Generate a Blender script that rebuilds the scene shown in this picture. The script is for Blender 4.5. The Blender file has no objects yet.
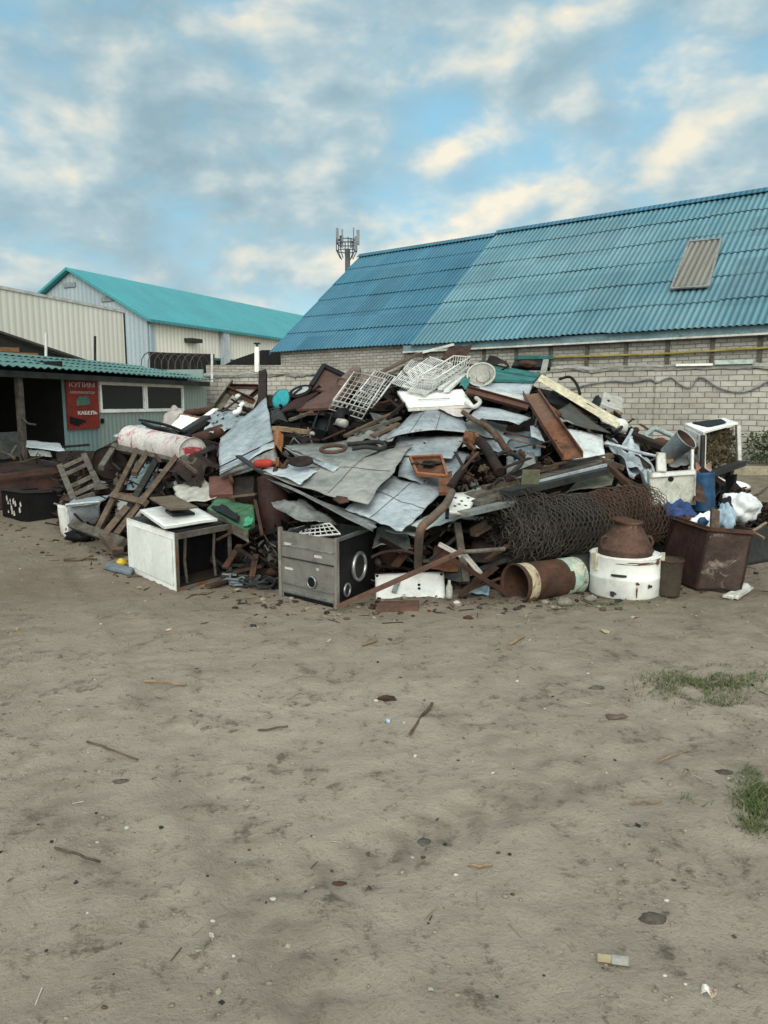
import bpy, math, random
from mathutils import Vector as V, Matrix, noise
random.seed(7)
R = math.radians
scene = bpy.context.scene
col = scene.collection
CAMZ = 1.6; F = 1024*26/36; PITCH = math.atan((512-403)/F)

# ------------------------------------------------------------------ camera and pixel -> world helpers
cam = bpy.data.objects.new('camera', bpy.data.cameras.new('camera'))
col.objects.link(cam)
cam.location = (0, 0, CAMZ); cam.rotation_euler = (R(90)-PITCH, 0, 0)
cam.data.lens = 26; cam.data.sensor_width = 36; cam.data.clip_end = 3000; cam.data.clip_start = .05
scene.camera = cam
CP, SP = math.cos(PITCH), math.sin(PITCH)
def ray(px, py):
    x = (px-384)/F; y = -(py-512)/F
    return V((x, CP+y*SP, y*CP-SP))
def P(px, py, Y):
    d = ray(px, py); return V((0, 0, CAMZ)) + d*(Y/d.y)
def sstep(a, b, x):
    t = max(0., min(1., (x-a)/(b-a))); return t*t*(3-2*t)
def terrain(x, y):
    return .42*sstep(8.8, 15, y)
def G(px, py):
    d = ray(px, py); Y = 1.0
    while Y < 60:
        p = P(px, py, Y)
        if p.z <= terrain(p.x, p.y): break
        Y += .02
    return P(px, py, Y)
def hit(px, py, a, n):
    d = ray(px, py); o = V((0, 0, CAMZ))
    return o + d*((a-o).dot(n)/d.dot(n))
def lerp_tab(tab, x):
    if x <= tab[0][0]: return tab[0][1]
    for (x0, y0), (x1, y1) in zip(tab, tab[1:]):
        if x <= x1: return y0+(y1-y0)*(x-x0)/(x1-x0)
    return tab[-1][1]
YT = [(-40,462),(0,458),(60,454),(100,450),(150,432),(200,416),(250,406),(300,390),(350,384),(400,372),(450,362),(500,370),(550,392),(600,416),(640,442),(680,452),(720,474),(760,508),(800,525)]
YB = [(-40,512),(0,514),(60,532),(100,540),(150,560),(200,572),(250,585),(300,590),(350,592),(400,590),(450,590),(500,588),(550,586),(600,580),(640,576),(680,572),(720,562),(760,546),(800,540)]
DT = [(-40,12.2),(0,12),(60,11.5),(100,11),(150,10.8),(200,10.6),(250,10.3),(300,10.2),(500,10.2),(550,10),(600,9.8),(640,9.5),(680,9.4),(720,9.2),(760,8.8),(800,8.6)]
DB = [(x, G(x, y).y) for x, y in YB]
def S(px, py, off=0.):
    yb, yt = lerp_tab(YB, px), lerp_tab(YT, px)
    t = (yb-py)/(yb-yt); db, dt = lerp_tab(DB, px), lerp_tab(DT, px)
    D = db+(dt-db)*(max(0., min(1.25, t))**1.4)
    return P(px, py, D-off)

# ------------------------------------------------------------------ materials
MATS = {}
def nd(nt, typ, **kw):
    n = nt.nodes.new(typ)
    for k, v in kw.items():
        if k in n.inputs: n.inputs[k].default_value = v
        else: setattr(n, k, v)
    return n
def L(nt, a, b): nt.links.new(a, b)
def ramp(nt, fac, stops, interp='LINEAR'):
    r = nt.nodes.new('ShaderNodeValToRGB'); r.color_ramp.interpolation = interp
    e = r.color_ramp.elements
    while len(e) < len(stops): e.new(.5)
    for el, (p, c) in zip(e, stops):
        el.position = p; el.color = (c[0], c[1], c[2], 1) if not isinstance(c, (int, float)) else (c, c, c, 1)
    L(nt, fac, r.inputs[0]); return r.outputs[0]
def mix(nt, fac, a, b, mode='MIX'):
    m = nt.nodes.new('ShaderNodeMix'); m.data_type = 'RGBA'; m.blend_type = mode
    for i, v in ((0, fac), (6, a), (7, b)):
        if hasattr(v, 'links'): L(nt, v, m.inputs[i])
        elif i == 0: m.inputs[0].default_value = v
        else: m.inputs[i].default_value = (v[0], v[1], v[2], 1)
    return m.outputs[2]
def mth(nt, op, a, b=None):
    m = nt.nodes.new('ShaderNodeMath'); m.operation = op
    for i, v in ((0, a), (1, b)):
        if v is None: continue
        if hasattr(v, 'links'): L(nt, v, m.inputs[i])
        else: m.inputs[i].default_value = v
    return m.outputs[0]
def newmat(name):
    m = bpy.data.materials.new(name); m.use_nodes = True
    nt = m.node_tree; b = nt.nodes['Principled BSDF']
    return m, nt, b
def coords(nt, scale=(1, 1, 1), rnd=True):
    tc = nt.nodes.new('ShaderNodeTexCoord')
    v = tc.outputs['Object']
    if rnd:
        oi = nt.nodes.new('ShaderNodeObjectInfo')
        vm = nt.nodes.new('ShaderNodeVectorMath'); vm.operation = 'MULTIPLY_ADD'
        cx = nt.nodes.new('ShaderNodeCombineXYZ')
        for i in range(3): L(nt, oi.outputs['Random'], cx.inputs[i])
        L(nt, cx.outputs[0], vm.inputs[0]); vm.inputs[1].default_value = (17, 31, 53); L(nt, v, vm.inputs[2]); v = vm.outputs[0]
    mp = nt.nodes.new('ShaderNodeMapping'); mp.inputs['Scale'].default_value = scale
    L(nt, v, mp.inputs[0]); return mp.outputs[0]
def noise_t(nt, vec, scale, detail=6, rough=.6, dist=0.):
    n = nd(nt, 'ShaderNodeTexNoise', Scale=scale, Detail=detail, Roughness=rough, Distortion=dist)
    L(nt, vec, n.inputs['Vector']); return n.outputs['Fac']
RUST = (.10, .043, .022); RUST2 = (.22, .085, .035); DIRT = (.045, .037, .03)
def paint(name, c, c2=None, rust=.0, dirt=.4, rough=.55, metal=0., scale=3., bump=.15, rc=RUST, streak=False, var=.12, edge=0.):
    """painted or bare metal, wood, plastic with stains, dirt and rust"""
    if name in MATS: return MATS[name]
    m, nt, b = newmat(name); MATS[name] = m
    v = coords(nt); vs = coords(nt, (1, 1, .18)) if streak else v
    c2 = c2 or tuple(x*.72 for x in c)
    n1 = noise_t(nt, vs, scale, 7, .62, .4)
    base = ramp(nt, n1, [(.34, c2), (.62, c)])
    n2 = noise_t(nt, v, scale*2.7, 8, .7)
    dm = ramp(nt, n2, [(.58-dirt*.25, 0.), (.80-dirt*.2, 1.)])
    base = mix(nt, mth(nt, 'MULTIPLY', dm, .25+.6*dirt), base, tuple(min(x, max(c)*1.1) for x in DIRT))
    n9 = noise_t(nt, v, scale*8, 8, .75, .5)
    base = mix(nt, 1., base, ramp(nt, n9, [(.30, .62), (.50, 1.), (.70, 1.22)] if min(c) < .6 and not name.startswith('grey_brown') else [(.25, .86), (.5, 1.), (.7, 1.04)]), 'MULTIPLY')
    rgh = mth(nt, 'ADD', mth(nt, 'MULTIPLY', n2, .35), rough-.17)
    if rust > 0:
        n3 = noise_t(nt, v, scale*1.3, 10, .72, .6)
        if edge:      # paint worn through and rusted along the edges
            bv = nd(nt, 'ShaderNodeBevel', samples=3, Radius=edge); ge = nt.nodes.new('ShaderNodeNewGeometry')
            dt = nt.nodes.new('ShaderNodeVectorMath'); dt.operation = 'DOT_PRODUCT'; L(nt, bv.outputs[0], dt.inputs[0]); L(nt, ge.outputs['Normal'], dt.inputs[1])
            em = ramp(nt, mth(nt, 'SUBTRACT', 1., dt.outputs['Value']), [(.01, 0.), (.16, .26)])
            n3 = mth(nt, 'ADD', n3, em)
        th = .74-.34*rust
        rm = ramp(nt, n3, [(th-.03, 0.), (th+.035, 1.)])
        n4 = noise_t(nt, v, scale*6, 5, .7)
        rcol = ramp(nt, n4, [(.35, rc), (.68, tuple(min(1, x*2.1) for x in rc))])
        base = mix(nt, rm, base, rcol)
        rgh = mth(nt, 'MAXIMUM', rgh, mth(nt, 'MULTIPLY', rm, .85))
        L(nt, mth(nt, 'MULTIPLY', mth(nt, 'SUBTRACT', 1., rm), metal), b.inputs['Metallic'])
    else: b.inputs['Metallic'].default_value = metal
    oi = nt.nodes.new('ShaderNodeObjectInfo')
    hsv = nt.nodes.new('ShaderNodeHueSaturation')
    L(nt, mth(nt, 'ADD', mth(nt, 'MULTIPLY', oi.outputs['Random'], var*2), 1-var), hsv.inputs['Value'])
    L(nt, base, hsv.inputs['Color']); L(nt, hsv.outputs[0], b.inputs['Base Color'])
    L(nt, rgh, b.inputs['Roughness']); b.inputs['Specular IOR Level'].default_value = .35 if (metal > .1 or max(c) > .4) else .12
    dent = noise_t(nt, v, scale*.9, 3, .5, 1.2)
    bp = nd(nt, 'ShaderNodeBump', Strength=bump, Distance=.02); L(nt, mth(nt, 'ADD', n2, mth(nt, 'MULTIPLY', dent, 4. if metal > .15 else 1.)), bp.inputs['Height']); L(nt, bp.outputs[0], b.inputs['Normal'])
    return m
galv = paint('galvanised', (.37, .41, .44), (.23, .262, .29), rust=.2, dirt=.42, rough=.42, metal=.25, edge=.008, scale=2.4, streak=True)
galv2 = paint('galvanised_dull', (.27, .285, .285), (.145, .152, .15), rust=.2, dirt=.5, rough=.6, metal=.2, scale=2.6)
galv3 = paint('galvanised_bright', (.50, .545, .585), (.33, .37, .405), rust=.1, dirt=.32, rough=.38, metal=.2, scale=1.8, streak=True)
white = paint('white_enamel', (.82, .83, .81), (.66, .67, .65), rust=.13, dirt=.22, rough=.35, scale=2.4, edge=.02)
white2 = paint('dirty_white', (.64, .64, .61), (.44, .44, .41), edge=.02, rust=.25, dirt=.4, rough=.5, scale=3)
cream = paint('cream_paint', (.52, .47, .345), (.40, .36, .265), rust=.12, dirt=.45)
rust = paint('rust', (.082, .041, .028), (.032, .019, .016), rust=.3, dirt=.55, rough=.85, scale=4, bump=.3, rc=(.10, .048, .028))
rust_o = paint('orange_rust', (.175, .075, .042), (.065, .034, .025), rust=.3, dirt=.5, rough=.88, scale=7, bump=.4, rc=(.12, .05, .03))
rust_d = paint('dark_rust', (.030, .019, .016), (.012, .009, .0085), rust=.22, dirt=.5, rough=.8)
rust_r = paint('red_brown_rust', (.05, .022, .019), (.022, .012, .012), rust=.2, dirt=.5, rough=.7)
brown = paint('brown_lacquer', (.115, .062, .05), (.08, .043, .036), dirt=.3, rough=.6)
black = paint('black_metal', (.010, .010, .011), (.005, .005, .006), rust=.1, dirt=.4, rough=.5)
dark = paint('dark_grey', (.036, .037, .038), (.016, .017, .018), rust=.12, dirt=.5, rough=.6)
wood = paint('old_wood', (.135, .098, .072), (.062, .045, .035), dirt=.5, rough=.85, scale=8, bump=.4)
wood_g = paint('grey_wood', (.13, .118, .10), (.058, .052, .045), dirt=.5, rough=.9, scale=8, bump=.4)
wood_y = paint('yellow_wood', (.26, .185, .115), (.16, .115, .075), dirt=.4, rough=.75, scale=5)
teal = paint('teal_paint', (.045, .17, .165), (.025, .10, .10), rust=.1, dirt=.3)
teal_b = paint('turquoise_enamel', (.03, .30, .34), (.02, .20, .24), dirt=.2, rough=.35)
green = paint('green_paint', (.065, .16, .085), (.04, .10, .055), rust=.12, dirt=.35)
red = paint('red_paint', (.40, .045, .03), (.28, .03, .02), dirt=.3, rough=.45)
blue = paint('blue_plastic', (.03, .085, .18), (.018, .05, .11), dirt=.3, rough=.45)
yellow = paint('yellow_plastic', (.55, .38, .03), (.4, .27, .02), dirt=.2)
chrome = paint('chrome', (.42, .43, .44), (.25, .26, .27), dirt=.5, rough=.32, metal=.7, rust=.1, bump=.02)
wire_m = paint('wire_grey', (.62, .62, .60), (.42, .41, .40), rust=.15, dirt=.4, rough=.5)
wire_d = paint('wire_dark', (.09, .08, .072), (.05, .044, .04), rust=.3, dirt=.4, rough=.7, scale=1.5)
wire_r = paint('wire_rust', (.105, .064, .049), (.06, .04, .032), dirt=.3, rough=.8)
bag_w = paint('white_bag', (.74, .76, .78), (.60, .62, .65), dirt=.15, rough=.4)
bag_b = paint('blue_bag', (.03, .065, .19), (.02, .04, .12), dirt=.2, rough=.4)
rag = paint('pale_blue_rag', (.38, .50, .60), (.26, .35, .44), dirt=.3, rough=.8)
foam = paint('grey_block', (.42, .42, .39), (.30, .29, .26), dirt=.4, rough=.9)
stone = paint('stone', (.24, .22, .19), (.14, .13, .115), dirt=.3, rough=.95, scale=8, bump=.5)
brick_m = paint('red_brick', (.20, .085, .06), (.13, .06, .045), dirt=.4, rough=.9)
straw = paint('insulation', (.15, .125, .075), (.055, .045, .028), dirt=.5, rough=.95, scale=10, bump=.8)
conc = paint('concrete', (.27, .265, .24), (.17, .165, .15), dirt=.4, rough=.95, scale=2, bump=.3)
pinkw = paint('pinkish_enamel', (.60, .56, .55), (.44, .40, .39), rust=.5, dirt=.3, rough=.45, rc=(.22, .028, .03))
stove_m = paint('grey_brown_panel', (.31, .297, .275), (.22, .21, .195), rust=.12, dirt=.3, rough=.3, metal=.45, edge=.015)
can_m = paint('can_rust', (.092, .052, .039), (.032, .021, .017), rust=.3, dirt=.45, rough=.85, scale=5, bump=.3, rc=(.15, .085, .055))
dkglass, nt_, b_ = newmat('dark_glass'); b_.inputs['Base Color'].default_value = (.012, .018, .018, 1); b_.inputs['Roughness'].default_value = .2; b_.inputs['Specular IOR Level'].default_value = .15
leaf_m = paint('leaf', (.06, .085, .03), (.025, .04, .015), dirt=.2, rough=.7)
grass_m = paint('grass_blade', (.075, .11, .038), (.055, .07, .03), dirt=.2, rough=.8, scale=1.2)

def corr_mat(name, c, c2, wl, axis='X', rough=.5, bump=.5, dirt=.3):
    """sheet cladding: ribs are a bump along one axis"""
    m, nt, b = newmat(name); v = coords(nt, rnd=False)
    vs = coords(nt, (1, 1, .15), rnd=False)
    n = noise_t(nt, vs, .7, 6, .6)
    base = ramp(nt, n, [(.3, c2), (.65, c)])
    n2 = noise_t(nt, v, 5, 6, .7)
    base = mix(nt, mth(nt, 'MULTIPLY', ramp(nt, n2, [(.5, 0.), (.75, 1.)]), dirt), base, tuple(x*.35 for x in c))
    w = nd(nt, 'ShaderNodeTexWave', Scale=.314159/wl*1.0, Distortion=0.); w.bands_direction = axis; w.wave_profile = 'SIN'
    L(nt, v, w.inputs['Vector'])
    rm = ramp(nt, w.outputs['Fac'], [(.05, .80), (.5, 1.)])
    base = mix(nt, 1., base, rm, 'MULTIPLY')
    L(nt, base, b.inputs['Base Color']); b.inputs['Roughness'].default_value = rough
    bp = nd(nt, 'ShaderNodeBump', Strength=bump, Distance=.02); L(nt, w.outputs['Fac'], bp.inputs['Height']); L(nt, bp.outputs[0], b.inputs['Normal'])
    return m
beige_c = corr_mat('beige_cladding', (.80, .765, .68), (.69, .66, .59), .3, dirt=.1)
bgrey_c = corr_mat('blue_grey_cladding', (.36, .44, .49), (.30, .37, .42), .3)
tealroof_c = corr_mat('teal_roofing', (.045, .30, .34), (.035, .24, .28), .4)
shop_c = corr_mat('green_cladding', (.17, .27, .28), (.115, .19, .20), .15)
shop_c2 = corr_mat('pale_green_cladding', (.26, .33, .315), (.19, .25, .24), .15)

def roof_paint(name, c, c2, fade, wl=.14):
    m, nt, b = newmat(name); v = coords(nt, rnd=False); vs = coords(nt, (1, .12, .12), rnd=False)
    n = noise_t(nt, vs, 1.6, 8, .7); n2 = noise_t(nt, v, .5, 5, .6); n3 = noise_t(nt, v, 7, 8, .75)
    base = ramp(nt, n, [(.30, c2), (.66, c)])
    base = mix(nt, ramp(nt, n2, [(.4, 0.), (.7, .5)]), base, fade)
    base = mix(nt, ramp(nt, n3, [(.56, 0.), (.78, .55)]), base, tuple(x*.3 for x in c))
    sx = nt.nodes.new('ShaderNodeSeparateXYZ'); L(nt, v, sx.inputs[0])     # wave valleys darkened in the colour to stand in for corrugation shading
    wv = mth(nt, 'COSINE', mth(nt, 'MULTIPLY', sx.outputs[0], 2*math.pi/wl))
    cs = nt.nodes.new('ShaderNodeCombineXYZ'); L(nt, mth(nt, 'FLOOR', mth(nt, 'DIVIDE', sx.outputs[0], 1.13)), cs.inputs[0]); L(nt, mth(nt, 'FLOOR', mth(nt, 'MULTIPLY', sx.outputs[2], 1.62)), cs.inputs[1])
    wn = nt.nodes.new('ShaderNodeTexWhiteNoise'); wn.noise_dimensions = '2D'; L(nt, cs.outputs[0], wn.inputs['Vector'])
    base = mix(nt, 1., base, ramp(nt, wn.outputs['Value'], [(0., .86), (1., 1.10)]), 'MULTIPLY')
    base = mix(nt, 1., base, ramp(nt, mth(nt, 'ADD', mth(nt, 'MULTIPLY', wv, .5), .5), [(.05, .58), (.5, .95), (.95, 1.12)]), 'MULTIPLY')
    L(nt, base, b.inputs['Base Color']); b.inputs['Roughness'].default_value = .62; b.inputs['Specular IOR Level'].default_value = .2
    bp = nd(nt, 'ShaderNodeBump', Strength=.2, Distance=.02); L(nt, n3, bp.inputs['Height']); L(nt, bp.outputs[0], b.inputs['Normal'])
    return m
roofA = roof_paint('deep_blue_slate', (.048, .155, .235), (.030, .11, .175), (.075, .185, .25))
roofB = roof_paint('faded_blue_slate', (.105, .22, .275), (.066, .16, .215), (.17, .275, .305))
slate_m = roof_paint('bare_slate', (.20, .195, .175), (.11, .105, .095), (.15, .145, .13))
def brick_mat(name, c1, c2, mortar, bw, bh):
    m, nt, b = newmat(name); tc = nt.nodes.new('ShaderNodeTexCoord')
    sp = nt.nodes.new('ShaderNodeSeparateXYZ'); L(nt, tc.outputs['Object'], sp.inputs[0])
    cx = nt.nodes.new('ShaderNodeCombineXYZ'); L(nt, sp.outputs[0], cx.inputs[0]); L(nt, sp.outputs[2], cx.inputs[1])
    v0 = tc.outputs['Object']
    nn = nd(nt, 'ShaderNodeTexNoise', Scale=2.5, Detail=3.); L(nt, cx.outputs[0], nn.inputs['Vector'])
    va = nt.nodes.new('ShaderNodeVectorMath'); va.operation = 'MULTIPLY_ADD'; L(nt, nn.outputs['Color'], va.inputs[0]); va.inputs[1].default_value = (.03, .03, 0); L(nt, cx.outputs[0], va.inputs[2])
    bt = nd(nt, 'ShaderNodeTexBrick', Scale=1., **{'Mortar Size': .010, 'Mortar Smooth': .3, 'Bias': -.1, 'Brick Width': bw, 'Row Height': bh})
    bt.inputs['Color1'].default_value = (*c1, 1); bt.inputs['Color2'].default_value = (*c2, 1); bt.inputs['Mortar'].default_value = (*mortar, 1)
    L(nt, va.outputs[0], bt.inputs['Vector'])
    n2 = noise_t(nt, cx.outputs[0], .55, 8, .7); n3 = noise_t(nt, cx.outputs[0], 6, 8, .75)
    base = mix(nt, ramp(nt, n2, [(.42, 0.), (.72, .6)]), bt.outputs['Color'], (.13, .12, .105))
    base = mix(nt, ramp(nt, n3, [(.5, 0.), (.8, .6)]), base, (.09, .085, .075))
    zr = ramp(nt, mth(nt, 'DIVIDE', sp.outputs[2], 1.2), [(.25, .5), (.75, 0.)])
    base = mix(nt, mth(nt, 'MULTIPLY', zr, n3), base, (.07, .075, .06))
    L(nt, base, b.inputs['Base Color']); b.inputs['Roughness'].default_value = .95; b.inputs['Specular IOR Level'].default_value = .1
    hgt = mth(nt, 'ADD', mth(nt, 'MULTIPLY', bt.outputs['Fac'], -1.), mth(nt, 'MULTIPLY', n3, .5))
    bp = nd(nt, 'ShaderNodeBump', Strength=.7, Distance=.02); L(nt, hgt, bp.inputs['Height']); L(nt, bp.outputs[0], b.inputs['Normal'])
    return m
brickA = brick_mat('silicate_brick', (.45, .43, .385), (.35, .33, .30), (.17, .16, .145), .29, .115)
brickB = brick_mat('silicate_brick_fine', (.41, .39, .35), (.29, .275, .25), (.16, .15, .13), .26, .088)

# ------------------------------------------------------------------ mesh builder
class MB:
    def __init__(s): s.v = []; s.f = []; s.mi = []; s.m = 0; s.smooth = []; s.sm = False
    def add(s, vs, fs):
        o = len(s.v); s.v += [V(p) for p in vs]
        for f in fs: s.f.append([i+o for i in f]); s.mi.append(s.m); s.smooth.append(s.sm)
    def box8(s, c):  # bottom 4 ccw, top 4
        s.add(c, [(3,2,1,0),(4,5,6,7),(0,1,5,4),(1,2,6,5),(2,3,7,6),(3,0,4,7)]); return s
    def para(s, o, a, b, c):
        o, a, b, c = V(o), V(a), V(b), V(c)
        if a.cross(b).dot(c) < 0: a, b = b, a
        return s.box8([o, o+a, o+a+b, o+b, o+c, o+a+c, o+a+b+c, o+b+c])
    def box(s, x0, y0, z0, x1, y1, z1): return s.para((x0,y0,z0),(x1-x0,0,0),(0,y1-y0,0),(0,0,z1-z0))
    def beam(s, a, b, w, h, up=(0,0,1)):
        a, b = V(a), V(b); d = (b-a).normalized(); up = V(up)
        x = d.cross(up)
        if x.length < 1e-3: x = d.cross(V((1,0,0)))
        x.normalize(); u = x.cross(d)
        return s.para(a-x*w/2-u*h/2, x*w, u*h, b-a)
    def angle(s, a, b, w, t=.006, up=(0,0,1)):   # L profile
        a, b = V(a), V(b); d = (b-a).normalized(); x = d.cross(V(up))
        if x.length < 1e-3: x = d.cross(V((1,0,0)))
        x.normalize(); u = x.cross(d)
        s.para(a, x*w, u*t, b-a); s.para(a+u*t, x*t, u*(w-t), b-a); return s
    def channel(s, a, b, w, h, t=.008, up=(0,0,1)):
        a, b = V(a), V(b); d = (b-a).normalized(); x = d.cross(V(up))
        if x.length < 1e-3: x = d.cross(V((1,0,0)))
        x.normalize(); u = x.cross(d)
        s.para(a-x*w/2, x*w, u*t, b-a)
        s.para(a-x*w/2+u*t, x*t, u*(h-t), b-a); s.para(a+x*(w/2-t)+u*t, x*t, u*(h-t), b-a); return s
    def tube(s, pts, r, n=8, cap=True):
        pts = [V(p) for p in pts]; rings = []; o = len(s.v)
        rr = r if isinstance(r, (list, tuple)) else [r]*len(pts)
        t0 = (pts[1]-pts[0]).normalized(); x = t0.cross(V((0,0,1)))
        if x.length < 1e-3: x = t0.cross(V((1,0,0)))
        x.normalize()
        sm = s.sm; s.sm = True
        for i, p in enumerate(pts):
            t = (pts[min(i+1, len(pts)-1)]-pts[max(i-1, 0)])
            if t.length < 1e-9: t = t0
            t.normalize(); x = x-t*x.dot(t)
            if x.length < 1e-4: x = t.cross(V((.3,.5,.8)))
            x.normalize(); y = t.cross(x)
            rings += [p+(x*math.cos(2*math.pi*k/n)+y*math.sin(2*math.pi*k/n))*rr[i] for k in range(n)]
        fs = [(i*n+k, i*n+(k+1)%n, (i+1)*n+(k+1)%n, (i+1)*n+k) for i in range(len(pts)-1) for k in range(n)]
        s.add(rings, fs); s.sm = False
        if cap: s.add(rings[:n], [tuple(range(n-1,-1,-1))]); s.add(rings[-n:], [tuple(range(n))])
        s.sm = sm; return s
    def lathe(s, prof, a, ax, n=28, mats=None, dent=0., sx=1.):
        """prof: [(r, h)] along axis ax from a"""
        a, ax = V(a), V(ax).normalized(); x = ax.cross(V((0,0,1)))
        if x.length < 1e-2: x = V((1,0,0))
        x.normalize(); y = ax.cross(x); vs = []
        for r, h in prof:
            for k in range(n):
                q = 2*math.pi*k/n; d = x*math.cos(q)*sx+y*math.sin(q)
                rr = r
                if dent: rr = r*(1+dent*(noise.noise(V((math.cos(q)*1.3, math.sin(q)*1.3, h*3+a.x*7)))))
                vs.append(a+ax*h+d*rr)
        sm, m0 = s.sm, s.m; s.sm = True; o = len(s.v); s.v += vs
        for i in range(len(prof)-1):
            if mats: s.m = mats[i]
            for k in range(n):
                s.f.append([o+i*n+k, o+i*n+(k+1)%n, o+(i+1)*n+(k+1)%n, o+(i+1)*n+k]); s.mi.append(s.m); s.smooth.append(True)
        s.sm, s.m = sm, m0; return s
    def grid(s, fn, n, m):
        vs = [fn(i/n, j/m) for j in range(m+1) for i in range(n+1)]
        s.add(vs, [(j*(n+1)+i, j*(n+1)+i+1, (j+1)*(n+1)+i+1, (j+1)*(n+1)+i) for j in range(m) for i in range(n)]); return s
    def sheet(s, q, th=.004, crump=.02, n=14, m=10, ribs=0, rib_h=.012, fold=0., edge=.012, seed=None, sag=0.):
        """bent sheet through four corners a,b,c,d"""
        a, b, c, d = [V(p) for p in q]; sd = random.random()*100 if seed is None else seed
        nrm = ((b-a)+(c-d)).cross((d-a)+(c-b))
        if nrm.dot(V((0,0,CAMZ))-a) < 0: nrm = -nrm
        nrm.normalize()
        def fn(u, v, lift=0.):
            uu = u+edge*noise.noise(V((v*6, sd, 0)))*(1 if u in (0, 1) else 0)*2
            vv = v+edge*noise.noise(V((sd, u*6, 3)))*(1 if v in (0, 1) else 0)*2
            p = (a*(1-uu)+b*uu)*(1-vv)+(d*(1-uu)+c*uu)*vv
            k = noise.noise(V((u*2.2, v*2.2, sd)))*crump*1.3+noise.noise(V((u*6, v*6, sd+9)))*crump*.35
            if ribs:
                t = (u*ribs) % 1.; k += rib_h*max(0, 1-abs(t-.5)*9)
            k -= sag*4*(u*(1-u))
            if fold: k -= fold*max(0, (v-.86)/.14)**1.5
            return p+nrm*(k+lift)
        N = max(n, int(ribs*8)) if ribs else n
        vs = [fn(i/N, j/m, 0) for j in range(m+1) for i in range(N+1)]+[fn(i/N, j/m, -th) for j in range(m+1) for i in range(N+1)]
        K = (N+1)*(m+1); fs = []
        for j in range(m):
            for i in range(N):
                p0 = j*(N+1)+i; fs.append((p0, p0+1, p0+N+2, p0+N+1)); fs.append((K+p0+N+1, K+p0+N+2, K+p0+1, K+p0))
        bd = [i for i in range(N)]+[j*(N+1)+N for j in range(m)]+[m*(N+1)+i for i in range(N, 0, -1)]+[j*(N+1) for j in range(m, 0, -1)]
        for k in range(len(bd)):
            p0, p1 = bd[k], bd[(k+1) % len(bd)]; fs.append((p1, p0, K+p0, K+p1))
        sm = s.sm; s.sm = True; s.add(vs, fs); s.sm = sm
        for k in range(len(bd)): s.smooth[-1-k] = False
        return s
    def poly(s, pts, nrm, th):
        pts = [V(p) for p in pts]; nrm = V(nrm).normalized(); n = len(pts)
        vs = pts+[p-nrm*th for p in pts]
        s.add(vs, [tuple(range(n)), tuple(range(2*n-1, n-1, -1))]+[(i, n+i, n+(i+1) % n, (i+1) % n) for i in range(n)]); return s
    def blob(s, c, rx, ry, rz, amp=.25, n=10, fr=2., crease=0.):
        c = V(c); sd = random.random()*50
        def fn(u, v):
            a, b = u*2*math.pi, (v-.5)*math.pi
            d = V((math.cos(a)*math.cos(b), math.sin(a)*math.cos(b), math.sin(b)))
            k = 1+amp*noise.noise(d*fr+V((sd, sd, 0)))+amp*.5*noise.noise(d*fr*2.7+V((0, sd, sd)))
            if crease: k -= crease*abs(noise.noise(d*4.3+V((sd, 0, sd))))+crease*.5*abs(noise.noise(d*9+V((sd, 2, sd))))
            return c+V((d.x*rx, d.y*ry, d.z*rz))*k
        sm = s.sm; s.sm = True; s.grid(fn, n*2, n); s.sm = sm; return s
    def build(s, name, mats, parent=None, org=None):
        me = bpy.data.meshes.new(name)
        if org is not None: vs = [p-org for p in s.v]
        else: vs = s.v
        me.from_pydata([tuple(p) for p in vs], [], s.f); 
        if not isinstance(mats, (list, tuple)): mats = [mats]
        for m in mats: me.materials.append(m)
        me.polygons.foreach_set('material_index', s.mi); me.polygons.foreach_set('use_smooth', s.smooth)
        me.update()
        o = bpy.data.objects.new(name, me); col.objects.link(o)
        if parent: o.parent = parent
        return o
ORG = {}
def tag(o, label, cat, group=None, kind=None):
    if label: o['label'] = label
    if cat: o['category'] = cat
    if group: o['group'] = group
    if kind: o['kind'] = kind
    return o
def thing(name, label, cat, loc=(0,0,0), rz=0, group=None):
    o = bpy.data.objects.new(name, None); col.objects.link(o); o.location = loc; o.rotation_euler = (0, 0, rz)
    o.empty_display_size = .1; ORG[o.name] = V(loc); return tag(o, label, cat, group)
def part(name, mb, mats, t, world=True, label=None):
    """a part (or, under a part, a sub-part); world: vertices are given in world space"""
    root = t
    while root.parent: root = root.parent
    o = mb.build(name, mats, t, ORG[root.name] if world else None)
    if label: o['label'] = label
    return o
def one(name, label, cat, mb, mats, group=None, kind=None):
    xs = [p.x for p in mb.v]; ys = [p.y for p in mb.v]; zs = [p.z for p in mb.v]
    org = V(((min(xs)+max(xs))/2, (min(ys)+max(ys))/2, min(zs)))
    o = mb.build(name, mats, None, org); o.location = org
    return tag(o, label, cat, group, kind)
def structure(name, mb, mats):
    o = mb.build(name, mats); o['kind'] = 'structure'; return o

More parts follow.
